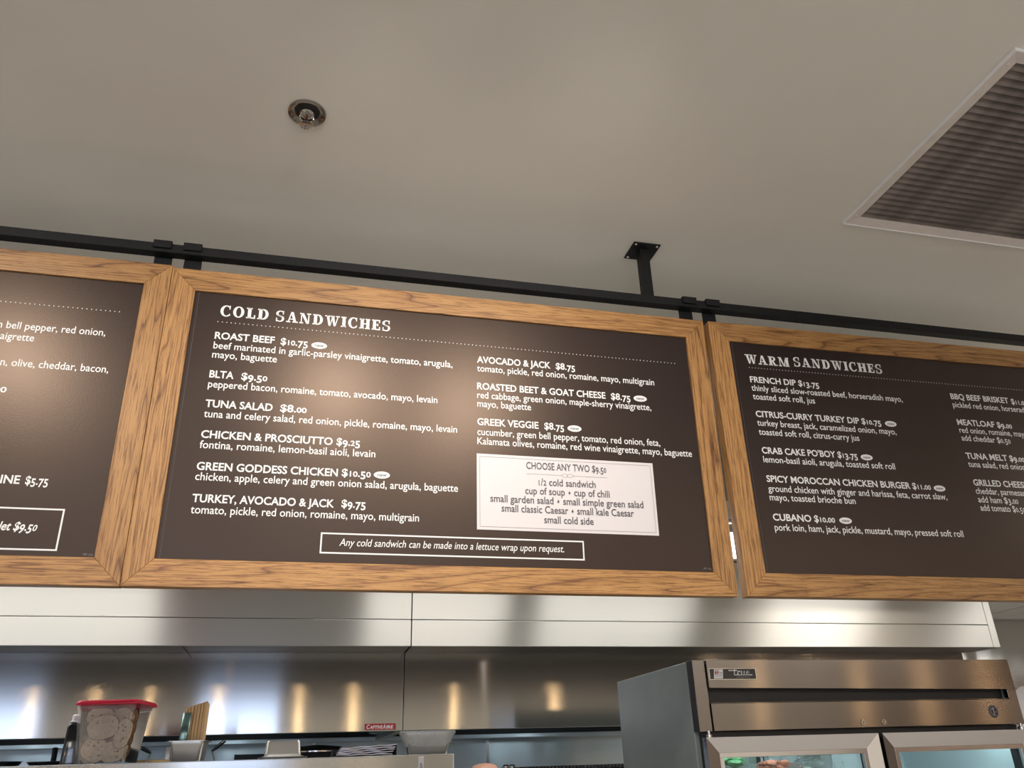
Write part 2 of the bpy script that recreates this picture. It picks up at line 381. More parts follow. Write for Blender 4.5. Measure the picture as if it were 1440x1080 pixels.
# ------------------------------------------------------------------ menu boards
FW = 0.0765; TH = 0.042; PY = 0.008; LY = PY - 0.0006
def menu_board(label, origin, tilt, yaw, w, h, lab_straps):
    t = thing('menu_board', label, 'sign', origin, 0, group='oak framed menu boards')
    ex = Vector((math.cos(yaw), math.sin(yaw), 0)); ez = Vector((0, -math.sin(tilt), math.cos(tilt)))
    ez = (ez - ex*ez.dot(ex)).normalized(); ey = ez.cross(ex)
    m4 = Matrix((ex, ey, ez)).transposed().to_4x4(); t.rotation_euler = m4.to_euler()
    def rail(pts, m):
        b = MB(); n = len(pts)
        b.hexa([(p[0], TH, p[1]) for p in pts], [(p[0], 0, p[1]) for p in pts])
        bmesh.ops.bevel(b.bm, geom=list(b.bm.edges), offset=.0012, segments=1, affect='EDGES')
        o = b.build('frame_rail', m, t); return o
    rail([(0, 0), (w, 0), (w-FW, FW), (FW, FW)], m_oakx)
    rail([(0, h), (FW, h-FW), (w-FW, h-FW), (w, h)], m_oakx)
    rail([(0, 0), (FW, FW), (FW, h-FW), (0, h)], m_oakz)
    rail([(w, 0), (w, h), (w-FW, h-FW), (w-FW, FW)], m_oakz)
    B(.03, w-.03, TH, TH+.012, .03, h-.03).build('back_panel', m_back, t)
    p = B(FW-.004, w-FW+.004, PY, PY+.006, FW-.004, h-FW+.004).build('panel', m_panel, t)
    # thin raised edge of the print sheet
    B(FW+.012, FW+.013, PY-.0008, PY+.001, FW, h-FW).build('sheet_edge', m_ink, t)
    return t, p
def textpart(panel, name, fn, m, y=LY):
    bm = bmesh.new(); fn(bm); b = MB(); b.bm.free(); b.bm = bm
    me = bpy.data.meshes.new(name); bm.to_mesh(me); bm.free(); me.materials.append(m)
    o = bpy.data.objects.new(name, me); COL.objects.link(o); o.parent = panel; o.location = (0, y, 0)
    return o
HS = 0.0232/CAP; BS = 0.0155/XH; BO = 0.008; HO = 0.022
def entry(panel, kind, txt, xl, xr, z, **kw):
    if kind == 'T': textpart(panel, 'title_lettering', lambda bm: write_slab(bm, txt, xl, xr, z, .0385), m_text)
    elif kind == 'H': textpart(panel, 'item_lettering', lambda bm: write(bm, txt, xl, xr, z, HS, HO, **kw), m_text)
    elif kind == 'B': textpart(panel, 'detail_lettering', lambda bm: write(bm, txt, xl, xr, z, BS, BO, **kw), m_text)
    elif kind == 'I': textpart(panel, 'note_lettering', lambda bm: write(bm, txt, xl, xr, z, BS*.92, .004, shear=.18, **kw), m_text)
    elif kind == 'IH': textpart(panel, 'note_lettering', lambda bm: write(bm, txt, xl, xr, z, HS, HO, shear=.2, **kw), m_text)
    elif kind == 'K': textpart(panel, 'offer_lettering', lambda bm: write(bm, txt, xl, xr, z, BS*.98, .010, **kw), m_ink, LY-.0012)
    elif kind == 'F': textpart(panel, 'code_lettering', lambda bm: write(bm, txt, xl, xr, z, .008, 0), m_greyp)
    elif kind == 'N':
        textpart(panel, 'new_badge', lambda bm: disc(bm, xl, z, .0250, .0116), m_text)
        textpart(panel, 'badge_lettering', lambda bm: write(bm, 'new', xl-.0145, xl+.0145, z-.0048, .0160, 0.010, shear=.15), m_ink, LY-.0006)
def dots(panel, x0, x1, z0, z1, step=.0133):
    def f(bm):
        n = int(round((x1-x0)/step))
        for i in range(n+1): disc(bm, x0+(x1-x0)*i/n, z0+(z1-z0)*i/n, .0017, .0017, 6)
    textpart(panel, 'dotted_rule', f, m_text)

bd2, p2 = menu_board('oak framed black menu board headed COLD SANDWICHES, the middle and widest-showing board', (-0.4976, 2.4194, 2.1453), .038, .0004, 1.8608, 1.0106, (-.0 + .010, 1.822 - .012 - .01))
bd1, p1 = menu_board('oak framed black menu board cut off by the left edge, showing only line ends', (-2.3590, 2.4236, 2.1446), .038, -.0021, 1.8600, 1.0190, (.02, 1.778))
bd3, p3 = menu_board('oak framed black menu board headed WARM SANDWICHES, its left edge set proud at the gap', (1.3870, 2.4007, 2.1430), .0134, -.009, 1.8600, 1.0167, (.036, 1.79))

c0, c1 = .1535, .999
L2 = [('T', 'COLD', .160, .309, .8545), ('T', 'SANDWICHES', .331, .703, .8535),
 ('H', 'ROAST BEEF', c0, .336, .7727), ('H', '$10.75', .355, .440, .7712), ('N', '', .476, 0, .7785),
 ('B', 'beef marinated in garlic-parsley vinaigrette, tomato, arugula,', c0, .915, .7385), ('B', 'mayo, baguette', c0, .349, .7066),
 ('H', 'BLTA', c0, .225, .6392), ('H', '$9.50', .248, .326, .6392), ('B', 'peppered bacon, romaine, tomato, avocado, mayo, levain', c0, .866, .6058),
 ('H', 'TUNA SALAD', c0, .351, .5410), ('H', '$8.00', .374, .454, .5415), ('B', 'tuna and celery salad, red onion, pickle, romaine, mayo, levain', c0, .932, .5075),
 ('H', 'CHICKEN & PROSCIUTTO', c0, .540, .4415), ('H', '$9.25', .552, .624, .4422), ('B', 'fontina, romaine, lemon-basil aioli, levain', c0, .673, .4088),
 ('H', 'GREEN GODDESS CHICKEN', c0, .562, .3415), ('H', '$10.50', .574, .662, .3432), ('N', '', .696, 0, .3525),
 ('B', 'chicken, apple, celery and green onion salad, arugula, baguette', c0, .936, .3100),
 ('H', 'TURKEY, AVOCADO & JACK', c0, .557, .2440), ('H', '$9.75', .579, .651, .2458), ('B', 'tomato, pickle, red onion, romaine, mayo, multigrain', c0, .815, .2103),
 ('I', 'Any cold sandwich can be made into a lettuce wrap upon request.', .580, 1.277, .1290),
 ('H', 'AVOCADO & JACK', c1, 1.259, .7653), ('H', '$8.75', 1.278, 1.348, .7650), ('B', 'tomato, pickle, red onion, romaine, mayo, multigrain', c1, 1.642, .7327),
 ('H', 'ROASTED BEET & GOAT CHEESE', c1, 1.454, .6672), ('H', '$8.75', 1.474, 1.546, .6665), ('N', '', 1.583, 0, .6770),
 ('B', 'red cabbage, green onion, maple-sherry vinaigrette,', c1, 1.621, .6350), ('B', 'mayo, baguette', c1, 1.184, .6040),
 ('H', 'GREEK VEGGIE', c1, 1.208, .5398), ('H', '$8.75', 1.228, 1.297, .5398), ('N', '', 1.334, 0, .5485),
 ('B', 'cucumber, green bell pepper, tomato, red onion, feta,', c1, 1.642, .5047), ('B', 'Kalamata olives, romaine, red wine vinaigrette, mayo, baguette', c1, 1.757, .4727),
 ('K', 'CHOOSE ANY TWO $9.50', 1.161, 1.437, .3978), ('K', '1/2 cold sandwich', 1.201, 1.396, .3441), ('K', 'cup of soup * cup of chili', 1.155, 1.443, .3134),
 ('K', 'small garden salad * small simple green salad', 1.040, 1.559, .2829), ('K', 'small classic Caesar * small kale Caesar', 1.076, 1.523, .2524),
 ('K', 'small cold side', 1.215, 1.381, .2203), ('F', 'MT1 7/15', 1.753, 1.779, .0865)]
for e in L2: entry(p2, *e)
dots(p2, .157, 1.730, .8330, .8264)
textpart(p2, 'note_frame', lambda bm: rect_frame(bm, .5245, 1.344, .1048, .1670, .0046), m_text)
textpart(p2, 'offer_card', lambda bm: bm.faces.new([bm.verts.new(v) for v in ((.9965, 0, .1925), (1.606, 0, .1925), (1.606, 0, .4408), (.9965, 0, .4408))]), m_white)
textpart(p2, 'offer_card_rule', lambda bm: rect_frame(bm, 1.0055, 1.597, .2015, .4318, .0013), m_greyp, LY-.0006)
def orn(bm):
    for x0, x1 in ((1.162, 1.283), (1.318, 1.439)): bm.faces.new([bm.verts.new(v) for v in ((x0, 0, .3804), (x1, 0, .3804), (x1, 0, .3816), (x0, 0, .3816))])
    for cx in (1.2915, 1.3095):
        o = ell(cx, .381, .0105, .0062, 0, 360, 20); i = ell(cx, .381, .0093, .0051, 0, 360, 20)
        for r in band(o, i): bm.faces.new([bm.verts.new((q[0], 0, q[1])) for q in r])
textpart(p2, 'offer_ornament', orn, m_greyp, LY-.0006)

d0, d1 = .141, 1.002
L3 = [('T', 'WARM', .135, .316, .8550), ('T', 'SANDWICHES', .336, .720, .8600),
 ('H', 'FRENCH DIP $13.75', d0, .426, .7786), ('B', 'thinly sliced slow-roasted beef, horseradish mayo,', d0, .779, .7444), ('B', 'toasted soft roll, jus', d0, .395, .7101),
 ('H', 'CITRUS-CURRY TURKEY DIP $10.75', d0, .659, .6408), ('N', '', .701, 0, .6490), ('B', 'turkey breast, jack, caramelized onion, mayo,', d0, .716, .6065), ('B', 'toasted soft roll, citrus-curry jus', d0, .550, .5714),
 ('H', "CRAB CAKE PO'BOY $13.75", d0, .526, .5008), ('N', '', .564, 0, .5080), ('B', 'lemon-basil aioli, arugula, toasted soft roll', d0, .675, .4672),
 ('H', 'SPICY MOROCCAN CHICKEN BURGER $11.00', d0, .807, .3956), ('N', '', .844, 0, .4025), ('B', 'ground chicken with ginger and harissa, feta, carrot slaw,', d0, .866, .3603), ('B', 'mayo, toasted brioche bun', d0, .478, .3288),
 ('H', 'CUBANO $10.00', d0, .380, .2580), ('N', '', .422, 0, .2664), ('B', 'pork loin, ham, jack, pickle, mustard, mayo, pressed soft roll', d0, .895, .2228),
 ('H', 'BBQ BEEF BRISKET', 1.005, 1.275, .7744)]
for e in L3: entry(p3, *e)
for k, txt, fit, xl, xr, z in [
 ('H', '$11.00', '$11.0', 1.287, 1.349, .7723), ('B', 'pickled red onion, horseradish mayo', 'pickled red onion, horserad', 1.004, 1.338, .7391),
 ('H', 'MEATLOAF $9.00', None, d1, 1.254, .6652), ('B', 'red onion, romaine, mayo', 'red onion, romaine, may', d1, 1.300, .6330), ('B', 'add cheddar $0.50', None, d1, 1.225, .6003),
 ('H', 'TUNA MELT $9.00', None, 1.0, 1.265, .5274), ('B', 'tuna salad, red onion', None, 1.0, 1.257, .4944),
 ('H', 'GRILLED CHEESE $7.50', 'GRILLED CHEES', 1.0, 1.226, .4218), ('B', 'cheddar, parmesan', None, 1.0, 1.221, .3894),
 ('B', 'add ham $3.00', None, 1.0, 1.177, .3565), ('B', 'add tomato $0.50', None, 1.0, 1.198, .3248)]:
    entry(p3, k, txt, xl, xr, z, fit=fit)
dots(p3, .146, 1.72, .8384, .8384, .0125)

for k, txt, pre, xl, xr, z in [
 ('B', 'bell pepper, red onion,', 'tomato, cucumber, green ', 1.427, 1.700, .7515), ('B', 'aigrette', 'feta, red wine vin', 1.418, 1.509, .7142),
 ('B', 'olive, cheddar, bacon,', 'romaine, tomato, red onion, ', 1.465, 1.728, .6303), ('H', '0', 'COBB $8.0', 1.453, 1.469, .5458),
 ('H', 'INE', 'SIDE OF ROMA', 1.508, 1.557, .2766), ('H', '$5.75', '', 1.571, 1.629, .2762), ('IH', 'et $9.50', 'salad with a roll or baguettel', 1.536, 1.624, .1458)]:
    entry(p1, k, txt, xl, xr, z, pre=pre)
entry(p1, 'F', 'MT1 7/15', 1.754, 1.777, .0825)
dots(p1, .15, 1.727, .8430, .8380)
textpart(p1, 'note_frame', lambda bm: rect_frame(bm, .70, 1.686, .0926, .2098, .0046), m_text)

# ------------------------------------------------------------------ hanging rail
rail = thing('hanging_rail', 'black square steel rail carrying the menu boards below the ceiling', 'rail', (0, 2.46, 3.265))
rb = MB(); rb.box(-3.0, 4.2, -.020, .018, -.016, .018, .0015)
rb.build('rail_bar', m_black, rail)
for px in (-2.45, 1.1883, 3.9):
    B(px-.019, px+.019, -.019, .019, .018, .229, .0012).build('post', m_black, rail)
    pl = MB(); pl.box(px-.056, px+.056, -.056, .056, .229, .2345, .0015)
    po = pl.build('mounting_plate', m_black, rail)
    for sx in (-1, 1):
        for sy in (-1, 1):
            MB().lathe([(.0, -.0035), (.004, -.003), (.0055, 0)], 12, (px+sx*.044, sy*.044, .229)).build('screw', m_dull, po, True)
for a in (-2.30, -.5815, -.4870, 1.3220, 1.4210, 3.17):
    c = thing('rail_clip', 'black steel hook clip over the hanging rail above a menu board', 'clip', (a+.028, 2.46, 3.265), group='hook clips on the hanging rail')
    k = MB()
    k.box(-.029, .029, -.026, .025, .0185, .0245, .001)
    k.box(-.029, .029, -.029, -.0205, -.004, .024, .001)
    k.box(-.028, .028, .019, .025, -.21, .018, .001)
    k.box(-.020, .020, -.018, .019, -.205, -.199, .001)
    k.build('hook', m_black, c)
c_ = {0: 0}
labs = ['left of the two black hook clips above the joint of the left and cold boards', 'right of the two black hook clips above the joint of the left and cold boards',
        'left of the two black hook clips above the gap by the WARM SANDWICHES board', 'right of the two black hook clips above the gap by the WARM SANDWICHES board']
clips = [o for o in COL.objects if o.name.startswith('rail_clip')]
clips.sort(key=lambda o: o.location.x)
for o, l in zip(clips[1:5], labs): o['label'] = l
clips[0]['label'] = 'black hook clip at the hidden left end of the hanging rail'
clips[5]['label'] = 'black hook clip at the hidden right end of the hanging rail'

# ------------------------------------------------------------------ sprinkler
sp = thing('sprinkler_head', 'small chrome fire sprinkler in a round recessed cup in the ceiling', 'sprinkler', (-0.1099, 1.968, 3.5))
MB().lathe([(.054, 0), (.057, -.003), (.056, -.008), (.050, -.010), (.043, -.007), (.038, -.003), (.036, -.001)], 40).build('escutcheon', mat('dark chrome', (.34, .31, .28), .2, 1.0), sp, True)
MB().lathe([(.036, -.0012), (.0, -.0010)], 32).build('cup', m_dark, sp, True)
MB().lathe([(.022, -.002), (.022, -.008), (.013, -.012), (.013, -.016), (.008, -.018)], 20).build('body', m_chrome, sp, True)
for sgn in (-1, 1):
    MB().tube([(sgn*.017, 0, -.009), (sgn*.022, 0, -.022), (sgn*.016, 0, -.036), (sgn*.004, 0, -.046)], .0032, 8).build('frame_arm', m_chrome, sp, True)
MB().lathe([(0, -.018), (.0035, -.019), (.0035, -.038), (0, -.04)], 12).build('glass_bulb', mat('red bulb', (.07, .012, .012), .2), sp, True)
df = MB(); df.lathe([(0, -.044), (.006, -.046), (.006, -.050), (.0, -.051)], 12)
for i in range(14):
    a = 2*PI*i/14; rr = Matrix.Rotation(a, 3, 'Z')
    pts = [rr @ Vector(p) for p in ((.004, -.0012, -.050), (.019, -.0030, -.052), (.019, .0030, -.052), (.004, .0012, -.050))]
    df.hexa(pts, [p + Vector((0, 0, .0015)) for p in pts])
df.build('deflector', m_chrome, sp)

# ------------------------------------------------------------------ return air grille
vt = thing('air_vent', 'square white return air grille with dusty dark louvers in the ceiling', 'vent', ((VX0+VX1)/2, (VY0+VY1)/2, 3.5))
w = (VX1-VX0)/2; d = (VY1-VY0)/2; IN = .041
for pts in ([(-w, -d), (w, -d), (w-IN, -d+IN), (-w+IN, -d+IN)], [(w, -d), (w, d), (w-IN, d-IN), (w-IN, -d+IN)],
            [(w, d), (-w, d), (-w+IN, d-IN), (w-IN, d-IN)], [(-w, d), (-w, -d), (-w+IN, -d+IN), (-w+IN, d-IN)]):
    MB().hexa([(p[0], p[1], -.010 if i < 2 else -.005) for i, p in enumerate(pts)], [(p[0], p[1], -.001) for p in pts]).build('vent_frame', m_vent, vt)
rim = MB()
for a in ((-w-.004, w+.004, -d-.004, -d), (-w-.004, w+.004, d, d+.004), (-w-.004, -w, -d, d), (w, w+.004, -d, d)): rim.box(a[0], a[1], a[2], a[3], -.013, -.0005)
rim.build('rim', mat('white highlight rim', (.92, .92, .92), .4), vt)  # near-white rim draws the bright highlight line along the frame edge
B(-w+.03, w-.03, -d+.03, d-.03, .07, .075).build('duct', m_dark, vt)
NS = 26; pitch = (2*(d-IN))/NS
sm = None
for i in range(NS):
    y = -d+IN+pitch*(i+.5)
    if sm is None:
        b = MB()
        prof = [(-.015, .018), (-.004, .012), (.004, .003), (.013, -.003)]
        L = w-IN-.001
        lo = [(p[0], p[1]) for p in prof]; up = [(p[0]+.0006, p[1]+.0012) for p in prof]
        ring = lo + up[::-1]
        va = [b.bm.verts.new((-L, q[0], q[1])) for q in ring]; vb = [b.bm.verts.new((L, q[0], q[1])) for q in ring]
        n = len(ring)
        for k in range(n): b.bm.faces.new((va[k], va[(k+1) % n], vb[(k+1) % n], vb[k]))
        b.bm.faces.new(va); b.bm.faces.new(vb[::-1])
        o = b.build('louver', m_slat, vt); sm = o.data
    else:
        o = bpy.data.objects.new('louver', sm); COL.objects.link(o); o.parent = vt
    o.location = (0, y, 0)
for sx, sy in ((-1, -1), (-1, 1), (1, 1), (1, -1)):
    MB().lathe([(0, -.011), (.004, -.010), (.005, -.006)], 10, (sx*(w-.02), sy*(d-.05), 0)).build('screw', m_vent, vt, True)
for z in (3.505,):
    sh = MB(); sh.box(-w+.02, -w+.025, -d+.02, d-.02, .0, .09); sh.box(w-.025, w-.02, -d+.02, d-.02, .0, .09)
    sh.box(-w+.02, w-.02, -d+.02, -d+.025, .0, .09); sh.box(-w+.02, w-.02, d-.025, d-.02, .0, .09)
    sh.build('duct_collar', m_dark, vt)

# ------------------------------------------------------------------ supply plenums (upper box) and exhaust hoods
PYF, HYF, PB, HB = 4.205, 4.469, 2.231, 1.856
def plenum(label, x0, x1, seams_, endtrim):
    t = thing('supply_plenum', label, 'plenum', (x0, PYF, PB), group='steel supply plenums in front of the hoods')
    W_ = x1-x0; D_ = HYF-PYF-.004; ZS = .129; top = 2.697-PB
    B(0, W_, 0, .012, ZS+.0015, top, .0015).build('upper_panel', m_steel, t)
    B(.0, W_, 0, .012, 0, ZS-.0015, .0015).build('lower_panel', m_steel, t)
    B(.004, W_-.004, .003, .012, ZS-.003, ZS+.003).build('seam_backing', m_dark, t)
    B(.004, W_-.004, .012, D_, .02, top).build('casing', m_dull, t)
    sx = [0] + [s-x0 for s in seams_] + [W_]
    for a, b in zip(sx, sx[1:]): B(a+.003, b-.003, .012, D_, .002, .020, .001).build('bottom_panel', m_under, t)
    if endtrim:
        B(W_-.045, W_+.001, -.002, .0, 0.001, top).build('end_trim', m_steel, t)
        B(W_, W_+.002, 0, D_, 0, top).build('end_panel', m_steel, t)
    nx = int(W_/.30)
    for i in range(nx):
        MB().lathe([(0, -.0015), (.0022, -.001), (.003, 0)], 8, M=Matrix.Translation((.15+i*(W_-.3)/max(nx-1, 1), 0, ZS+.006)) @ Matrix.Rotation(-PI/2, 4, 'X') @ Matrix.Rotation(PI, 4, 'X')).build('rivet', m_dull, t)
    return t
plenum('left brushed steel supply plenum, ending at the joint below the cold sandwiches board', -3.0, .5225, [-2.2, -.5525], False)
plenum('right brushed steel supply plenum with a free right end above the glass door cooler', .5265, 4.045, [1.6516, 2.8112], True)
def hood(label, x0, x1, badge):
    t = thing('exhaust_hood', label, 'hood', (x0, HYF, HB), group='steel exhaust hoods')
    W_ = x1-x0; top = 2.697-HB; D_ = 5.93-HYF
    B(0, W_, 0, .010, 0, top, .001).build('front_panel', m_steelf, t)
    for a in (0, W_-.02): B(a, a+.02, .010, D_, .0, top, .001).build('side_panel', m_steel, t)
    B(.02, W_-.02, .010, D_, top-.02, top-.005).build('roof_panel', m_dark, t)
    B(.02, W_-.02, .010, .05, .0, .012, .001).build('front_lip', m_steel, t)
    B(.02, W_-.02, D_-.01, D_, .02, top-.02).build('rear_panel', m_dark, t)
    B(.02, W_-.02, D_-.16, D_-.01, .0, .024, .002).build('grease_trough', m_wallsteel, t)
    nb = int(W_/.5)
    for i in range(nb):
        x = .06+i*(W_-.12)/nb
        f = B(x, x+(W_-.12)/nb-.01, D_-.34, D_-.32, .12, .55, .003)
        for v in f.bm.verts: v.co.y += (v.co.z-.03)*-.5+.16
        f.build('baffle_filter', m_iron, t)
    for lx in ([W_*.35, W_*.72, W_-.12] if badge else [W_*.35, W_*.75]):
        lz = .0 if badge and lx > W_*.9 else .10
        g = MB().lathe([(0, -.005), (.028, 0), (.038, .02), (.040, .06), (.036, .075)], 20, (lx, .24, lz)).build('lamp_jar', m_globe if not badge or lx < W_*.9 else m_glassj, t, True)
        MB().lathe([(.045, .072), (.045, .11), (.02, .13), (.012, .13), (.012, top-.03-lz)], 16, (lx, .24, lz)).build('lamp_holder', m_dark, g, True)
    return t
m_glassj = mat('grey lamp glass', (.35, .38, .42), .15, 0, Transmission_Weight=.5)
h1 = hood('left brushed steel exhaust hood with a red maker badge at its lower right corner', -3.0, .5225, True)
h2 = hood('right brushed steel exhaust hood partly behind the glass door cooler', .5265, 4.0, False)
bg = B(.3325+3.0, .4885+3.0, -.003, 0, .0055, .0345, .0005).build('maker_badge', mat('badge red', (.42, .015, .02), .35), h1)
def badge_text(bm):
    write(bm, 'C', 3.340, 3.3555, .011, .019/CAP, .03, shear=.15)
    write(bm, 'APTIVE', 3.358, 3.4205, .011, .0145/CAP, .03, shear=.15)
    write(bm, 'A', 3.423, 3.437, .011, .019/CAP, .03, shear=.15)
    write(bm, 'IRE', 3.440, 3.474, .011, .0145/CAP, .03, shear=.15)
textpart(bg, 'badge_lettering', badge_text, m_text, -.0036)

# ------------------------------------------------------------------ glass door cooler
FX0, FX1, FY, FT = 1.3456, 2.692, 2.785, 1.992
fr = thing('glass_door_cooler', 'two glass door steel merchandising cooler standing right of the counter under the hood', 'refrigerator', (FX0, FY, 0))
WX = FX1-FX0
B(0, .02, .045, .755, .12, FT-.001, .002).build('side_panel', m_galv, fr, label='grey aluminium left side panel')
B(WX-.02, WX, .045, .755, .12, FT-.001, .002).build('side_panel', m_galv, fr)
B(.02, WX-.02, .735, .755, .12, FT-.01).build('rear_panel', m_galv, fr)
B(.02, WX-.02, .045, .735, FT-.012, FT-.002).build('top_panel', m_galv, fr)
B(.02, WX-.02, .05, .735, .12, .20).build('bottom_panel', m_galv, fr)
HZ = 1.759
B(0, .012, .0, .045, HZ, FT, .001).build('header_end', m_black, fr)
B(WX-.012, WX, .0, .045, HZ, FT, .001).build('header_end', m_black, fr)
B(.0, .048, -.004, .0, HZ-.002, FT, .001).build('header_stile', m_fridge, fr)
B(WX-.040, WX, -.004, .0, HZ-.002, FT, .001).build('header_stile', m_fridge, fr)
# upper fascia leans slightly, the lower one sits below a dark louvre slot
up = MB().hexa([(.050, -.014, 1.898), (WX-.042, -.014, 1.882), (WX-.042, -.008, 1.882), (.050, -.008, 1.898)], [(.050, -.014, FT-.002), (WX-.042, -.014, FT-.002), (WX-.042, -.008, FT-.002), (.050, -.008, FT-.002)])
upo = up.build('upper_fascia', m_fridge, fr)
MB().hexa([(.050, -.012, HZ), (WX-.042, -.012, HZ), (WX-.042, 0, HZ), (.050, 0, HZ)], [(.050, -.012, 1.848), (WX-.042, -.012, 1.848), (WX-.042, -.006, 1.848), (.050, -.006, 1.848)]).build('lower_fascia', m_fridge, fr)
B(.050, WX-.042, -.012, .03, 1.846, 1.849).build('slot_ledge', m_fridge, fr)
B(.048, WX-.040, .028, .034, HZ, FT-.01).build('slot_backing', m_dark, fr)
B(.012, WX-.012, .0, .045, FT-.006, FT-.001).build('header_top', m_fridge, fr)
# door opening frame + doors
B(.02, WX-.02, .02, .05, 1.70, HZ-.002).build('top_jamb', m_dark, fr)
B(.02, .05, .02, .05, .2, 1.70).build('jamb', m_dark, fr); B(WX-.05, WX-.02, .02, .05, .2, 1.70).build('jamb', m_dark, fr)
B(WX/2-.03, WX/2+.03, .02, .05, .2, 1.70).build('mullion', m_dark, fr)
m_glass = mat('cooler glass', (.93, .985, .98), 0.02, 0, Transmission_Weight=1.0, IOR=1.1)
DT = 1.738
def door(x0, x1):
    d = B(x0, x1, -.030, -.024, DT-.012, DT).build('door', m_door, fr)   # top cap, the rails are its pieces
    f = .048
    zb = .22
    def piece(pts, m=m_door):
        b = MB(); b.hexa([(p[0], -.004, p[1]) for p in pts], [(p[0], -.036 if k < 2 else -.022, p[1]) for k, p in enumerate(pts)])
        b.build('door_rail', m, d)
    piece([(x0, DT), (x1, DT), (x1-f, DT-f), (x0+f, DT-f)])
    piece([(x0, zb), (x0, DT), (x0+f, DT-f), (x0+f, zb+f)])
    piece([(x1, DT), (x1, zb), (x1-f, zb+f), (x1-f, DT-f)])
    piece([(x1, zb), (x0, zb), (x0+f, zb+f), (x1-f, zb+f)])
    # inner bead
    g = f; e = .016
    bz = MB(); bz.box(x0+g, x1-g, -.022, -.006, DT-g-e, DT-g, .001); bz.box(x0+g, x0+g+e, -.022, -.006, zb+g, DT-g-e, .001); bz.box(x1-g-e, x1-g, -.022, -.006, zb+g, DT-g-e, .001)
    bz.build('glazing_bead', m_door, d)
    B(x0+g+.002, x1-g-.002, -.012, -.008, zb+g, DT-g-.004).build('pane', m_glass, d)
    gk = MB(); gk.box(x0+.01, x1-.01, -.004, .018, DT-.05, DT-.012); gk.box(x0+.01, x0+.05, -.004, .018, zb, DT-.05); gk.box(x1-.05, x1-.01, -.004, .018, zb, DT-.05)
    gk.build('gasket', m_dark, d)
    return d
door(.004, .674); door(.690, 1.345)
for hx in (.028, WX-.03):
    MB().lathe([(0, -.001), (.012, 0), (.012, .010), (.006, .012), (.006, .022)], 16, (hx, -.012, DT)).build('hinge', m_chrome, fr, True)
# plaque, script lettering, mark, screws, round decal
pq = B(.054, .238, -.0175, -.0135, 1.9235, 1.9630, .0008).build('nameplate', mat('plate steel', (.62, .58, .52), .3, 1.0), fr)
def rf(bm, x0, x1, z0, z1, sh=0.0): bm.faces.new([bm.verts.new(v) for v in ((x0, 0, z0), (x1, 0, z0), (x1+sh, 0, z1), (x0+sh, 0, z1))])
m_blk = mat('plate black', (.03, .028, .027), .4)
textpart(pq, 'plate_field', lambda bm: rf(bm, .0568, .2352, 1.9262, 1.9603), m_blk, -.0180)
def strokes(bm, segs, w_, ox, oz, s, sh):
    for pts in segs:
        for (x0, z0), (x1, z1) in zip(pts, pts[1:]):
            d_ = Vector((x1-x0, z1-z0)); L_ = d_.length or 1; n_x, n_z = -d_.y/L_*w_/2, d_.x/L_*w_/2
            e_x, e_z = d_.x/L_*w_*.4, d_.y/L_*w_*.4
            q = [(x0+n_x-e_x, z0+n_z-e_z), (x0-n_x-e_x, z0-n_z-e_z), (x1-n_x+e_x, z1-n_z+e_z), (x1+n_x+e_x, z1+n_z+e_z)]
            bm.faces.new([bm.verts.new((ox+(p[0]+p[1]*sh)*s, 0, oz+p[1]*s)) for p in q])
TRU = [[(-.9, .92), (1.0, .92)], [(.5, 1.15), (.35, .15), (.5, 0), (1.0, 0), (1.2, .2), (1.25, .72)], [(1.25, .6), (1.45, .75), (1.75, .75), (1.8, .62)],
       [(1.3, .3), (1.3, 0), (1.9, 0)], [(2.15, .75), (2.1, .15), (2.25, 0), (2.7, 0)], [(2.75, .75), (2.7, .15), (2.85, 0)],
       [(3.3, .38), (3.9, .42), (3.95, .65), (3.8, .75), (3.45, .75), (3.3, .6), (3.25, .15), (3.4, 0), (4.6, 0)], [(2.8, 0), (3.4, 0)], [(1.9, 0), (2.2, 0)]]
textpart(pq, 'script_lettering', lambda bm: strokes(bm, TRU, .17, .1445, 1.9395, .0165, .12), m_text, -.0184)
textpart(pq, 'small_lettering', lambda bm: write(bm, 'refrigeration', .158, .212, 1.9302, .0075, 0), m_greyp, -.0184)
textpart(pq, 'white_mark', lambda bm: rf(bm, .070, .105, 1.9275, 1.9585, .004), m_text, -.0184)
textpart(pq, 'red_mark', lambda bm: rf(bm, .0755, .0895, 1.9440, 1.9560, .002), bpy.data.materials['badge red'], -.0188)
def mk(bm):
    rf(bm, .0775, .0890, 1.9525, 1.9545, .0); rf(bm, .0820, .0845, 1.9455, 1.9530, .001)
textpart(pq, 'mark_letter', mk, m_text, -.0192)
textpart(pq, 'mark_lettering', lambda bm: (write(bm, 'TRUE', .0925, .1045, 1.9450, .0070, 0), write(bm, 'MFG CO', .0745, .1020, 1.9385, .0055, 0), rf(bm, .0745, .1010, 1.9350, 1.9356)), m_blackp, -.0192)
for kx in (.639, .725):
    kl = MB().lathe([(0, .0015), (.0075, .0015), (.008, .003), (.0098, .003), (.0105, .0)], 20, M=Matrix.Translation((kx, -.0118, 1.7755)) @ Matrix.Rotation(PI/2, 4, 'X')).build('door_lock', m_chrome, fr, True)
    B(kx-.0012, kx+.0012, -.0142, -.0130, 1.770, 1.781).build('key_slot', m_dark, kl)
dc = MB().lathe([(0, .001), (.0225, .001), (.0225, 0)], 32, M=Matrix.Translation((1.210, -.0118, 1.803)) @ Matrix.Rotation(PI/2, 4, 'X')).build('round_decal', mat('decal purple black', (.02, .014, .020), .35), fr)
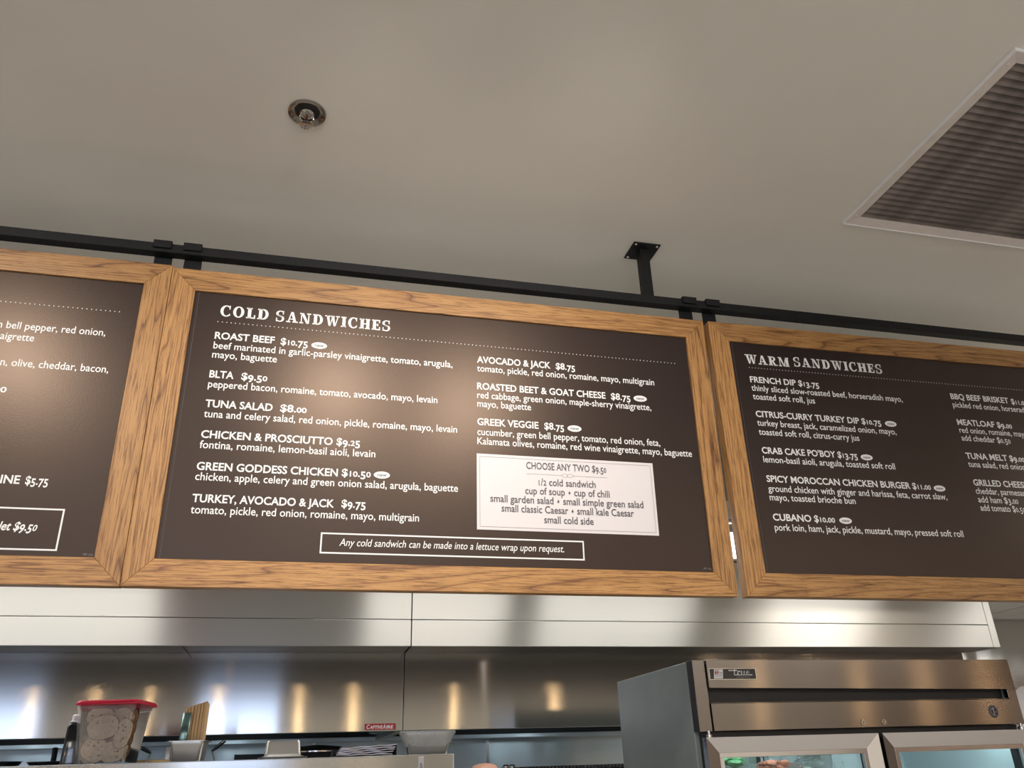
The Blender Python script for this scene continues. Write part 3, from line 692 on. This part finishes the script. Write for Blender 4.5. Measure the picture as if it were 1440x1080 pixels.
def dec(bm):
    for r in band(ell(1.210, 1.803, .0205, .0205, 0, 360, 32), ell(1.210, 1.803, .0193, .0193, 0, 360, 32)): bm.faces.new([bm.verts.new((q[0], 0, q[1])) for q in r])
    for r in band(ell(1.210, 1.803, .0135, .0135, 60, 290, 20), ell(1.210, 1.803, .0115, .0115, 60, 290, 20)): bm.faces.new([bm.verts.new((q[0], 0, q[1])) for q in r])
    rf(bm, 1.2085, 1.2125, 1.792, 1.815); rf(bm, 1.2045, 1.2085, 1.8105, 1.8128, .0); rf(bm, 1.203, 1.218, 1.7895, 1.792)
    write(bm, 'NSF', 1.2145, 1.2245, 1.7985, .0075, 0.0)
textpart(dc, 'decal_lettering', dec, m_greyp, -.0134)
# interior
m_liner = mat('white liner', (.60, .68, .70), .45)
B(.03, WX-.03, .700, .730, .2, 1.90).build('liner_back', m_liner, fr)
B(.021, .034, .06, .70, .2, 1.76).build('liner_side', m_liner, fr); B(WX-.034, WX-.021, .06, .70, .2, 1.76).build('liner_side', m_liner, fr)
B(.03, WX-.03, .06, .70, 1.745, 1.757).build('liner_top', m_liner, fr)
for x in (.19, .62, .86, 1.14):
    s_ = B(x, x+.022, .690, .699, .3, 1.74).build('shelf_standard', m_galv, fr)
    k = MB()
    for i in range(46): k.box(x+.008, x+.014, .6885, .6895, .36+i*.03, .372+i*.03)
    o = k.build('standard_slots', m_dark, s_); o['kind'] = 'stuff'
MB().tube([(.05, .075, 1.735), (WX-.05, .075, 1.735)], .009, 8).build('lamp_tube', m_led, fr)
for z in (1.50, 1.15):
    g = MB()
    for i in range(60): g.box(.04+i*.0212, .043+i*.0212, .10, .68, z, z+.003)
    for y in (.10, .3, .5, .68): g.box(.036, WX-.036, y, y+.005, z-.005, z)
    o = g.build('wire_shelf', m_dull, fr); 
# tubs on the shelf
m_clear = mat('clear plastic', (.93, .95, .95), .12, 0, Transmission_Weight=.85, IOR=1.2, Alpha=.55)
def cooler_tub(x, y, w_, d_, h_, m_in, lab, fill=.85, name='produce_tub'):
    t = thing(name, lab, 'tub', (FX0+x, FY+y, 1.5035), 0, 'tubs inside the cooler')
    b = MB(); b.hexa([(-w_/2*.85, -d_/2*.85, 0), (w_/2*.85, -d_/2*.85, 0), (w_/2*.85, d_/2*.85, 0), (-w_/2*.85, d_/2*.85, 0)], [(-w_/2, -d_/2, h_), (w_/2, -d_/2, h_), (w_/2, d_/2, h_), (-w_/2, d_/2, h_)])
    b.build('tub_wall', m_clear, t)
    if m_in is m_pale: B(-w_/2-.004, w_/2+.004, -d_/2-.004, d_/2+.004, h_+.001, h_+.009, .002).build('lid', m_liner, t)
    g = MB(); rnd = random.Random(x*99)
    for i in range(60):
        c = Vector((rnd.uniform(-.36, .36)*w_, rnd.uniform(-.36, .36)*d_, rnd.uniform(.15, 1.0)*h_))
        r = bmesh.ops.create_icosphere(g.bm, subdivisions=1, radius=min(.022, w_*.12))
        mm = Matrix.Rotation(rnd.uniform(0, 3), 3, 'X') @ Matrix.Diagonal((1.3, .8, .5))
        for v in r['verts']: v.co = mm @ v.co + c
    o = g.build('contents', m_in, t, True); o['kind'] = 'stuff'
m_green = mat('green leaves', (.06, .22, .07), .6); m_carrot = mat('orange carrots', (.32, .09, .04), .6); m_pale = mat('pale contents', (.5, .6, .55), .5)
cooler_tub(.145, .16, .17, .22, .195, m_green, 'clear tub of green leaves at the left end of the cooler shelf')
cooler_tub(.33, .16, .15, .22, .150, m_carrot, 'clear tub of orange carrot sticks beside the green leaves in the cooler')
cooler_tub(.50, .18, .12, .16, .175, m_pale, 'clear tub of pale contents behind the left cooler door near the mullion')
# dark shelf bracket and plastic wrapped packet
bt = thing('bottle', 'dark squeeze bottle standing behind the left cooler door', 'bottle', (FX0+.425, FY+.42, 1.5035))
MB().lathe([(.0, 0), (.028, .002), (.029, .12), (.020, .14), (.010, .15)], 20).build('bottle_body', m_dark, bt, True)
MB().lathe([(.0215, .135), (.022, .165), (.018, .185), (0, .188)], 20).build('cap', m_black, bt, True)
pk = thing('plastic_bag', 'clear plastic bag with a curled edge behind the left cooler door', 'bag', (FX0+.622, FY+.11, 1.5035))
g = MB()
for i in range(8):
    for j in range(8):
        pass
vs = [[g.bm.verts.new((-.055+.11*i/9+.004*math.sin(j*2), .004*math.sin(i*1.7+j)+(.02*(j/9)**2), .225*j/9*(1-.25*abs(i-3)/6))) for i in range(10)] for j in range(10)]
for j in range(9):
    for i in range(9): g.bm.faces.new((vs[j][i], vs[j][i+1], vs[j+1][i+1], vs[j+1][i]))
g.build('bag_film', m_clear, pk, True)
# legs / casters
for x in (.08, WX-.08):
    for y in (.12, .66): MB().lathe([(.0, 0), (.03, .002), (.03, .05), (.018, .06), (.018, .121)], 16, (x, y, 0)).build('caster', m_black, fr, True)

# ------------------------------------------------------------------ steel counter cabinet
CT = 1.7225
cb = thing('steel_cabinet', 'tall brushed steel cabinet whose flat top carries the tubs and pans', 'cabinet', (-2.2, 3.40, 0))
B(.0, 2.795, 0, .012, .12, CT-.0015, .001).build('front_panel', steel('cabinet steel', (.34, .335, .32), .20, .8, wob=.003), cb)
B(2.795, 2.8, 0, .40, .12, CT-.002, .001).build('side_panel', m_dull, cb)
B(0, .005, .012, .40, .12, CT-.002, .001).build('side_panel', m_dull, cb)
B(0, 2.8, .0, .40, CT-.0015, CT, .0005).build('top_panel', m_dull, cb)
B(.005, 2.795, .39, .40, .12, CT-.002).build('rear_panel', m_dull, cb)
B(.03, 2.77, .02, .38, 0, .12).build('plinth', m_dark, cb)
hk = B(2.660, 2.683, -.004, 0, 1.655, 1.716, .002).build('adhesive_hook', m_white, cb, label='small white adhesive hook')
MB().tube([(2.6715, -.004, 1.692), (2.6715, -.012, 1.684), (2.6715, -.013, 1.672), (2.6715, -.007, 1.668)], .003, 8).build('hook_arm', m_greyp, hk, True)

# ------------------------------------------------------------------ bread tub with red lid
tb = thing('bread_tub', 'clear square tub packed with sliced bread under a red lid', 'tub', (-0.660, 3.535, CT), math.radians(-9))
def ring(b, w_, d_, z, r=.02, n=4):
    out = []
    for cx, cy, a0 in ((w_/2-r, d_/2-r, 0), (-w_/2+r, d_/2-r, 90), (-w_/2+r, -d_/2+r, 180), (w_/2-r, -d_/2+r, 270)):
        for i in range(n+1):
            a = math.radians(a0+90*i/n); out.append(b.bm.verts.new((cx+r*math.cos(a), cy+r*math.sin(a), z)))
    return out
def loft(rings_spec, close_bottom=True, close_top=False, r=.02):
    b = MB(); rs = [ring(b, *s, **({'r': r})) for s in rings_spec]
    for a, c in zip(rs, rs[1:]):
        n = len(a)
        for i in range(n): b.bm.faces.new((a[i], a[(i+1) % n], c[(i+1) % n], c[i]))
    if close_bottom: b.bm.faces.new(rs[0][::-1])
    if close_top: b.bm.faces.new(rs[-1])
    return b
m_tub = mat('tub plastic', (.96, .95, .94), .10, 0, Transmission_Weight=1.0, IOR=1.12)
loft([(.158, .158, 0), (.168, .168, .05), (.196, .196, .185), (.202, .202, .186), (.204, .204, .203)]).build('tub_wall', m_tub, tb, True)
m_red = mat('red lid plastic', (.62, .012, .05), .35)
loft([(.208, .208, .196), (.228, .228, .198), (.228, .228, .205), (.216, .216, .213), (.206, .206, .214)], True, True).build('lid', m_red, tb, True)
m_bread = painted('bread crumb', (.80, .66, .50), .9, 90, (.62, .48, .34), .8); m_crust = mat('bread crust', (.22, .10, .045), .8)
m_wrap = mat('cling film', (.97, .97, .97), .16, 0, Transmission_Weight=.90, IOR=1.3)
wn = nn(m_wrap, 'ShaderNodeTexNoise'); wn.inputs['Scale'].default_value = 1; wn.inputs['Detail'].default_value = 3; wn.inputs['Distortion'].default_value = 1.5
lk(m_wrap, mapped(m_wrap, (60, 60, 14)), wn.inputs['Vector']); bump(m_wrap, wn.outputs[0], 0.6, .006)
def slice_(cx, cz, rx, rz, rot, y, seed):
    rnd = random.Random(seed); n = 20; out = []
    for i in range(n):
        a = 2*PI*i/n; k = (abs(math.cos(a))**2.6+abs(math.sin(a))**2.6)**(-1/2.6)*(1+rnd.uniform(-.03, .03))
        x, z = rx*k*math.cos(a), rz*k*math.sin(a)
        out.append((cx+x*math.cos(rot)-z*math.sin(rot), cz+x*math.sin(rot)+z*math.cos(rot)))
    c = MB(); c.hexa([(p[0], y+.016, p[1]) for p in out], [(p[0], y, p[1]) for p in out]); s1 = c.build('bread_slice', m_crust, tb)
    c = MB(); q = [(cx+(p[0]-cx)*.965, cz+(p[1]-cz)*.965) for p in out]
    c.hexa([(p[0], y, p[1]) for p in q], [(p[0], y-.002, p[1]) for p in q]); c.build('crumb', m_bread, s1)
    c = MB()
    for i in range(7):
        r_ = bmesh.ops.create_circle(c.bm, cap_ends=True, segments=6, radius=rnd.uniform(.0012, .003))
        dx, dz = rnd.uniform(-.6, .6)*rx, rnd.uniform(-.6, .6)*rz
        for v in r_['verts']: v.co = Vector((cx+dx+v.co.x*1.4, y-.0024, cz+dz+v.co.y))
    o = c.build('crumb_holes', m_crust, s1); o['kind'] = 'stuff'
slice_(-.030, .050, .045, .043, -.55, -.070, 3); slice_(.034, .040, .043, .036, .12, -.072, 4)
slice_(-.010, .122, .055, .042, .1, -.078, 5); slice_(.062, .100, .028, .052, -.18, -.076, 6)
slice_(-.03, .160, .05, .03, .05, -.055, 8); slice_(.045, .158, .035, .032, .2, -.05, 9)
for i in range(4): slice_(.0, .05+.035*i, .062, .036, .1*i, -.02+.01*i, 20+i)
# film over the front of the tub : a creased sheet hanging from the lid
g = MB(); rnd = random.Random(5)
NXf, NZf = 22, 18
vs = []
for j in range(NZf+1):
    z = .004+.190*j/NZf; hw = .083+.020*z/.2
    row = []
    for i in range(NXf+1):
        u = i/NXf; x = -hw+2*hw*u
        row.append(g.bm.verts.new((x, -hw-.003-.0035*abs(math.sin(u*17+z*70+math.sin(z*40)*1.3))-.002*rnd.random(), z)))
    vs.append(row)
for j in range(NZf):
    for i in range(NXf): g.bm.faces.new((vs[j][i], vs[j][i+1], vs[j+1][i+1], vs[j+1][i]))
g.build('film', m_wrap, tb, True)
B(.070, .078, -.070, -.058, .01, .175).build('crust_strip', mat('bread edge', (.60, .45, .30), .7), tb)

m_wrap2 = m_wrap.copy(); bsdf(m_wrap2).inputs['Transmission Weight'].default_value = .55; bsdf(m_wrap2).inputs['Base Color'].default_value = (.75, .75, .74, 1)
# bottle with white cap behind the tub
bo = thing('bottle', 'dark square bottle with a white cap half hidden behind the bread tub', 'bottle', (-0.800, 3.62, CT), math.radians(8))
m_dkg = mat('dark glass', (.02, .022, .024), .08, 0, Specular_IOR_Level=.8)
loft([(.080, .080, 0), (.082, .082, .01), (.074, .074, .135), (.066, .066, .144), (.060, .060, .147)], True, True, r=.012).build('bottle_body', m_dkg, bo, True)
loft([(.066, .066, .148), (.066, .066, .152), (.056, .056, .154), (.054, .054, .172), (.046, .046, .176)], True, True, r=.012).build('cap', m_white, bo, True)

# small steel pan with envelopes and a rolled sheet
def steam_pan(name, lab, loc, rz, wt, dt, wb_, db, h_, m_=None, inverted=False, cat='pan'):
    m_ = m_ or m_dull
    t = thing(name, lab, cat, loc, rz)
    f = .012
    spec = [(wb_, db, 0), (wb_+.006, db+.006, .006), (wt, dt, h_-.014), (wt+.004, dt+.004, h_-.010), (wt+.004, dt+.004, h_-.003), (wt+2*f, dt+2*f, h_-.002), (wt+2*f, dt+2*f, h_)]
    inner = [(wt, dt, h_), (wt-.004, dt-.004, h_-.012), (wb_, db, .006)]
    if inverted: spec = [(a, b, h_-z) for a, b, z in spec]; inner = [(a, b, h_-z) for a, b, z in inner]
    b = MB(); rs = [ring(b, *s, r=.014) for s in spec+inner]
    for a, c in zip(rs, rs[1:]):
        n = len(a)
        for i in range(n): b.bm.faces.new((a[i], a[(i+1) % n], c[(i+1) % n], c[i]))
    b.bm.faces.new(rs[0][::-1]); b.bm.faces.new(rs[-1])
    b.build('pan_body', m_, t, True)
    # pressed panel on the side
    return t
pn = steam_pan('steel_pan', 'small deep steel pan holding upright tan envelopes', (-.384, 3.50, CT), math.radians(-4), .118, .12, .100, .10, .070)
m_env = painted('manila paper', (.68, .44, .22), .7, 20, (.62, .39, .19), 0)
ev = thing('envelope_bundle', 'bundle of tan paper envelopes standing in the small steel pan', 'envelopes', (-.372, 3.515, CT+.008), math.radians(-4))
for i in range(7):
    x0 = -.042+i*.0112
    hgt = .176+.0035*i
    e = MB()
    y0, y1 = -.036+.002*(i % 2), .03
    e.hexa([(x0, y0, 0), (x0+.0102, y0, 0), (x0+.0102, y1, 0), (x0, y1, 0)], [(x0+.003, y0+.004, hgt+.0), (x0+.0122, y0+.004, hgt+.004), (x0+.0122, y1, hgt-.004), (x0+.003, y1, hgt-.006)])
    e.build('envelope', m_env, ev)
rl_ = thing('rolled_sheet', 'curved grey green metal sheet leaning against the tan envelopes', 'sheet', (-.408, 3.464, CT+.0085), math.radians(0))
g = MB(); n = 12
a_ = []; b_ = []
for i in range(n+1):
    t_ = -2.6+3.2*i/n
    a_.append((.017*math.cos(t_), .009*math.sin(t_)))
for o_ in (0,):
    lo = [g.bm.verts.new((p[0], p[1], 0)) for p in a_]; hi = [g.bm.verts.new((p[0]+.006, p[1]+.003, .158)) for p in a_]
    for i in range(n): g.bm.faces.new((lo[i], lo[i+1], hi[i+1], hi[i]))
sheet = g.build('sheet', mat('grey green metal', (.22, .34, .33), .25, .8), rl_, True)
sm_ = sheet.modifiers.new('s', 'SOLIDIFY'); sm_.thickness = .0015

# upturned steel pan on its flanged lid
pu = steam_pan('steel_pan', 'upturned steel pan with rounded top on the cabinet right of the envelopes', (-.045, 3.50, CT+.007), math.radians(3),   .128, .12, .116, .11, .056, mat('worn pan steel', (.62, .60, .56), .42, .9), True)
ly = thing('tray', 'flat steel tray beneath the upturned pan', 'tray', (-.045, 3.50, CT), math.radians(3))
loft([(.165, .15, 0), (.175, .16, .005), (.178, .163, .006), (.15, .14, .0035)], True, True, r=.01).build('tray_body', m_dull, ly, True)

# black tray with folded film
bkt = thing('black_tray', 'shallow black tray holding a folded plastic wrapped packet', 'tray', (.262, 3.52, CT), math.radians(2))
k = MB(); k.box(-.118, .118, -.05, .05, 0, .004); k.box(-.122, -.118, -.05, .05, 0, .022, .001); k.box(.118, .122, -.05, .05, 0, .040, .001); k.box(-.118, .118, .046, .05, 0, .030)
k.build('tray_body', m_black, bkt)
pc = thing('wrapped_packet', 'silvery folded plastic packet lying in the black tray', 'packet', (.262, 3.52, CT+.004), math.radians(2))
m_film = mat('silver film', (.50, .48, .54), .45, .5)
for i in range(5):
    g = MB(); rows = []
    for j in range(4):
        rows.append([g.bm.verts.new((-.108+.215*u/14+.004*i, -.044+.0035*math.sin(u*.9+i)+(.0 if j in (0, 3) else 0)+(.08 if j in (2, 3) else 0), .002+.0055*i+(.004 if j in (1, 2) else 0)+.008*(u/14)*(i/3)+.0012*math.sin(u*1.3+i*2))) for u in range(15)])
    for j in range(3):
        for u in range(14): g.bm.faces.new((rows[j][u], rows[j][u+1], rows[j+1][u+1], rows[j+1][u]))
    g.bm.faces.new([r[0] for r in rows]); g.bm.faces.new([r[-1] for r in rows][::-1])
    for u in range(14): g.bm.faces.new((rows[3][u], rows[3][u+1], rows[0][u+1], rows[0][u]))
    g.build('film_fold', m_film, pc, True)

# film wrapped steel pan at the right end
pf = steam_pan('wrapped_pan', 'deep steel pan covered in wrinkled cling film at the right end of the cabinet', (.513, 3.53, CT), math.radians(-6), .176, .16, .150, .14, .082)
g = MB(); rnd = random.Random(11)
zs = [.030, .045, .058, .070, .080, .0865, .0868]; sc = [1.015, 1.03, 1.05, 1.08, 1.10, 1.09, .4]
rws = []
for z, s_ in zip(zs, sc):
    row = []
    for i in range(56):
        a = 2*PI*i/56; kx = (abs(math.cos(a))**7+abs(math.sin(a))**7)**(-1/7)
        j = rnd.uniform(-.003, .003) if z < .085 else 0
        taper = .151/2+(.200-.151)/2*min(z/.08, 1)
        row.append(g.bm.verts.new(((taper*s_+j)*kx*math.cos(a), (taper*.90*s_+j)*kx*math.sin(a), z+(rnd.uniform(-.004, .004) if z < .05 else 0))))
    rws.append(row)
for a, c in zip(rws, rws[1:]):
    for i in range(56): g.bm.faces.new((a[i], a[(i+1) % 56], c[(i+1) % 56], c[i]))
g.bm.faces.new(rws[-1])
g.build('film', m_wrap, pf, True, label='wrinkled clear cling film').data.materials[0] = m_wrap2

# ------------------------------------------------------------------ rear over-shelf with pans
OSZ = 1.742
ov = thing('steel_shelf', 'steel over shelf of the cooking line carrying black pans, behind the cabinet', 'shelf', (-1.95, 4.85, 0))
B(0, 2.35, 0, .40, OSZ-.02, OSZ, .002).build('shelf_plate', m_dull, ov)
for x in (.03, 2.32):
    for y in (.03, .37): B(x-.015, x+.015, y-.015, y+.015, 0, OSZ-.021).build('post', m_dull, ov)
B(.02, 2.33, .02, .38, .9, .92).build('lower_shelf', m_dull, ov)
def pan(lab, loc, r, h_, m_, handles):
    t = thing('frying_pan', lab, 'pan', loc)
    MB().lathe([(0, 0), (r*.8, 0), (r*.97, h_*.7), (r, h_), (r*1.05, h_+.001), (r*1.05, h_+.003), (r*.96, h_+.001), (r*.78, .005), (0, .005)], 36).build('pan_bowl', m_, t, True)
    for hx, hy, ex_, ey_, hz in handles:
        MB().tube([(hx, hy, h_*.6), (hx+(ex_-hx)*.4, hy+(ey_-hy)*.4, h_+hz*.4), (ex_, ey_, h_+hz)], [.014, .013, .014], 8).build('handle', m_black, t, True)
    return t
pan('dark round bowl pan cut off by the left edge of the shelf', (-1.50, 5.05, OSZ), .14, .030, mat('dark steel pan', (.16, .17, .20), .25, .9), [])
pan('black iron pan with two upright handles left of the dark bottle', (-1.20, 5.05, OSZ), .125, .024, m_iron, [(.015, -.10, .020, -.125, .062), (.065, -.10, .075, -.125, .055)])
wd = thing('wood_board', 'round tan wooden board lying between the bread tub and the small steel pan', 'board', (-.725, 5.02, OSZ))
MB().lathe([(0, 0), (.098, 0), (.102, .005), (.102, .017), (.098, .021), (0, .021)], 40).build('disc', painted('tan wood', (.52, .30, .12), .5, 14, (.44, .24, .09)), wd, True)
def spat(lab, loc, a, b):
    t = thing('spatula', lab, 'utensil', loc)
    a = Vector(a); b = Vector(b)
    MB().tube([a, a+(b-a)*.3, a+(b-a)*.7, b], [.005, .009, .010, .008], 10).build('handle', m_black, t, True)
    d_ = (a-b).normalized()
    B(-.03, .03, .0, .045, -.052, -.049).build('blade', m_dull, t)
    MB().tube([(0, .01, -.05), a], .004, 8).build('shaft', m_dull, t, True)
    for k_ in (.80, .92): 
        p_ = a+(b-a)*k_; MB().lathe([(0, -.011), (.003, -.0105), (.003, 0)], 8, M=Matrix.Translation(p_) @ Matrix.Rotation(-PI/2, 4, 'X') @ Matrix.Scale(-1, 4, (0, 0, 1)) @ Matrix.Scale(-1, 4, (0, 0, 1))).build('rivet', m_chrome, t, True)
spat('black spatula handle curving up behind the round wooden board', (-.735, 4.865, OSZ+.052), (.02, 0, .0), (-.035, 0, .028))
spat('black riveted spatula handle sticking up right of the small steel pan', (-.40, 4.865, OSZ+.052), (-.02, 0, .0), (.042, 0, .050))
g2 = thing('black_tray', 'black baking tray behind the upturned pan at the shelf end', 'tray', (-.02, 5.0, OSZ))
k = MB(); k.box(-.28, .28, -.12, .12, 0, .004); k.box(-.285, -.28, -.12, .12, 0, .035, .001); k.box(.28, .285, -.12, .12, 0, .035, .001); k.box(-.28, .28, -.125, -.12, 0, .033, .001); k.box(-.28, .28, .12, .125, 0, .035, .001)
k.build('tray_body', m_black, g2)
st = thing('steel_lid', 'shallow shiny domed steel lid behind the upturned pan', 'platter', (.12, 5.05, OSZ+.036))  # a domed steel lid lying over the black baking tray
MB().lathe([(.20, 0), (.20, .006), (.12, .030), (.03, .038), (0, .039)], 40).build('dome', m_chrome, st, True)

# ------------------------------------------------------------------ black broiler right of the cook
br = thing('broiler', 'black slotted top of a broiler with chrome knobs left of the cooler', 'oven', (1.12, 4.80, 0))
B(.10, .82, .0, .45, .95, 1.655, .004).build('body', m_iron, br)
B(.09, .83, -.01, .46, 1.656, 1.672, .003).build('top_plate', m_black, br)
B(.12, .80, .05, .40, .0, .95).build('stand', m_dull, br)
for i in range(34): B(.11+i*.021, .122+i*.021, -.0115, -.0095, 1.661, 1.667).build('slot', m_chrome, br)
for x in (.02, .055):
    MB().lathe([(.014, 0), (.018, .004), (.018, .024), (.012, .03), (0, .031)], 20, (x, .02, 1.655)).build('knob', m_chrome, br, True)
B(.0, .11, .0, .05, 1.62, 1.655, .003).build('knob_bracket', m_iron, br)

# ------------------------------------------------------------------ cook standing behind the cabinet
pr = thing('person', 'person behind the cabinet, only the bare top of the head shows', 'person', (.9085, 4.32, 0), math.radians(15))
def skin_body():
    V = [((0, 0, .93), .15), ((0, 0, 1.08), .135), ((0, 0, 1.22), .15), ((0, .01, 1.36), .135), ((0, .01, 1.43), .06), ((0, 0, 1.49), .052),
         ((0, -.015, 1.555), .075), ((0, -.01, 1.612), .078),
         ((.17, .01, 1.37), .06), ((.21, .0, 1.12), .043), ((.20, -.16, 1.0), .034), ((.19, -.22, .97), .03),
         ((-.17, .01, 1.37), .06), ((-.21, .0, 1.12), .043), ((-.20, -.16, 1.0), .034), ((-.19, -.22, .97), .03),
         ((.09, 0, .86), .10), ((.10, 0, .48), .065), ((.10, .02, .09), .045), ((.10, -.14, .04), .035),
         ((-.09, 0, .86), .10), ((-.10, 0, .48), .065), ((-.10, .02, .09), .045), ((-.10, -.14, .04), .035)]
    E_ = [(0, 1), (1, 2), (2, 3), (3, 4), (4, 5), (5, 6), (6, 7), (3, 8), (8, 9), (9, 10), (10, 11), (3, 12), (12, 13), (13, 14), (14, 15),
          (0, 16), (16, 17), (17, 18), (18, 19), (0, 20), (20, 21), (21, 22), (22, 23)]
    for s_ in (1, -1):
        root = 11 if s_ == 1 else 15
        for f_, (dx, ln) in enumerate(((-.025, .075), (-.008, .085), (.010, .080), (.026, .065))):
            i0 = len(V); V.append(((s_*.19+dx, -.275, .955), .009)); V.append(((s_*.19+dx, -.275-ln*.6, .945), .0085)); V.append(((s_*.19+dx, -.275-ln, .925), .007))
            E_.extend([(root, i0), (i0, i0+1), (i0+1, i0+2)])
        i0 = len(V); V.append(((s_*.19-s_*.04, -.24, .955), .010)); V.append(((s_*.19-s_*.055, -.275, .94), .008)); E_.extend([(root, i0), (i0, i0+1)])
    me = bpy.data.meshes.new('body'); me.from_pydata([v[0] for v in V], E_, [])
    o = bpy.data.objects.new('body', me); COL.objects.link(o); o.parent = pr
    sk = o.modifiers.new('skin', 'SKIN'); o.modifiers.new('sub', 'SUBSURF').levels = 2
    for i, sv in enumerate(me.skin_vertices[0].data):
        sv.radius = (V[i][1], V[i][1]*(.75 if i in (0, 1, 2, 3) else 1.05 if i in (6, 7) else 1)); sv.use_root = (i == 0)
    o.modifiers['sub'].render_levels = 2
    dg = bpy.context.evaluated_depsgraph_get(); bpy.context.view_layer.update()
    nm = bpy.data.meshes.new_from_object(o.evaluated_get(bpy.context.evaluated_depsgraph_get()))
    nm.materials.clear(); nm.materials.append(mat('skin', (.62, .34, .24), .5)); nm.materials.append(mat('kitchen jacket', (.05, .05, .06), .8))
    for p in nm.polygons:
        c = p.center; p.use_smooth = True
        p.material_index = 0 if (c.z > 1.44 or (abs(c.x) > .14 and c.z < 1.06 and c.y < -.05 and c.z > .8)) else 1
    o.modifiers.clear(); o.data = nm
    top_z = max(v.co.z for v in nm.vertices)
    for v in nm.vertices: v.co.z *= 1.693/top_z
    return o
bod = skin_body()
nz = MB().lathe([(0, -.02), (.012, -.018), (.008, .02), (0, .03)], 10, (0, -.093, 1.545)); nz.build('nose', bpy.data.materials['skin'], bod, True)
for s_ in (-1, 1):
    MB().lathe([(0, -.011), (.010, -.004), (.010, .004), (0, .011)], 12, (s_*.030, -.078, 1.573)).build('eye', m_text, bod, True)
    MB().lathe([(0, -.03), (.010, -.015), (.012, .015), (0, .03)], 10, (s_*.080, .0, 1.565), sx=.6).build('ear', bpy.data.materials['skin'], bod, True)
MB().lathe([(0, -.006), (.022, 0), (0, .006)], 12, (0, -.086, 1.512), sy=.5).build('mouth', mat('lips', (.4, .15, .12), .5), bod, True)

# ------------------------------------------------------------------ white dispenser on the rear wall
dp = thing('wall_dispenser', 'white round shouldered dispenser on the steel wall right of the cooler', 'dispenser', (5.74, 5.985, 1.62))
k = MB(); pts = [(-.17, 0), (.17, 0), (.17, .36)] + [(.17*math.cos(math.radians(a)), .36+.17*math.sin(math.radians(a))) for a in range(15, 180, 15)] + [(-.17, .36)]
k.hexa([(p[0], 0, p[1]) for p in pts], [(p[0]*.95, -.16, p[1]) for p in pts]); k.build('cover', m_white, dp, True)
B(-.10, .10, -.13, -.02, -.012, 0).build('outlet', m_greyp, dp)
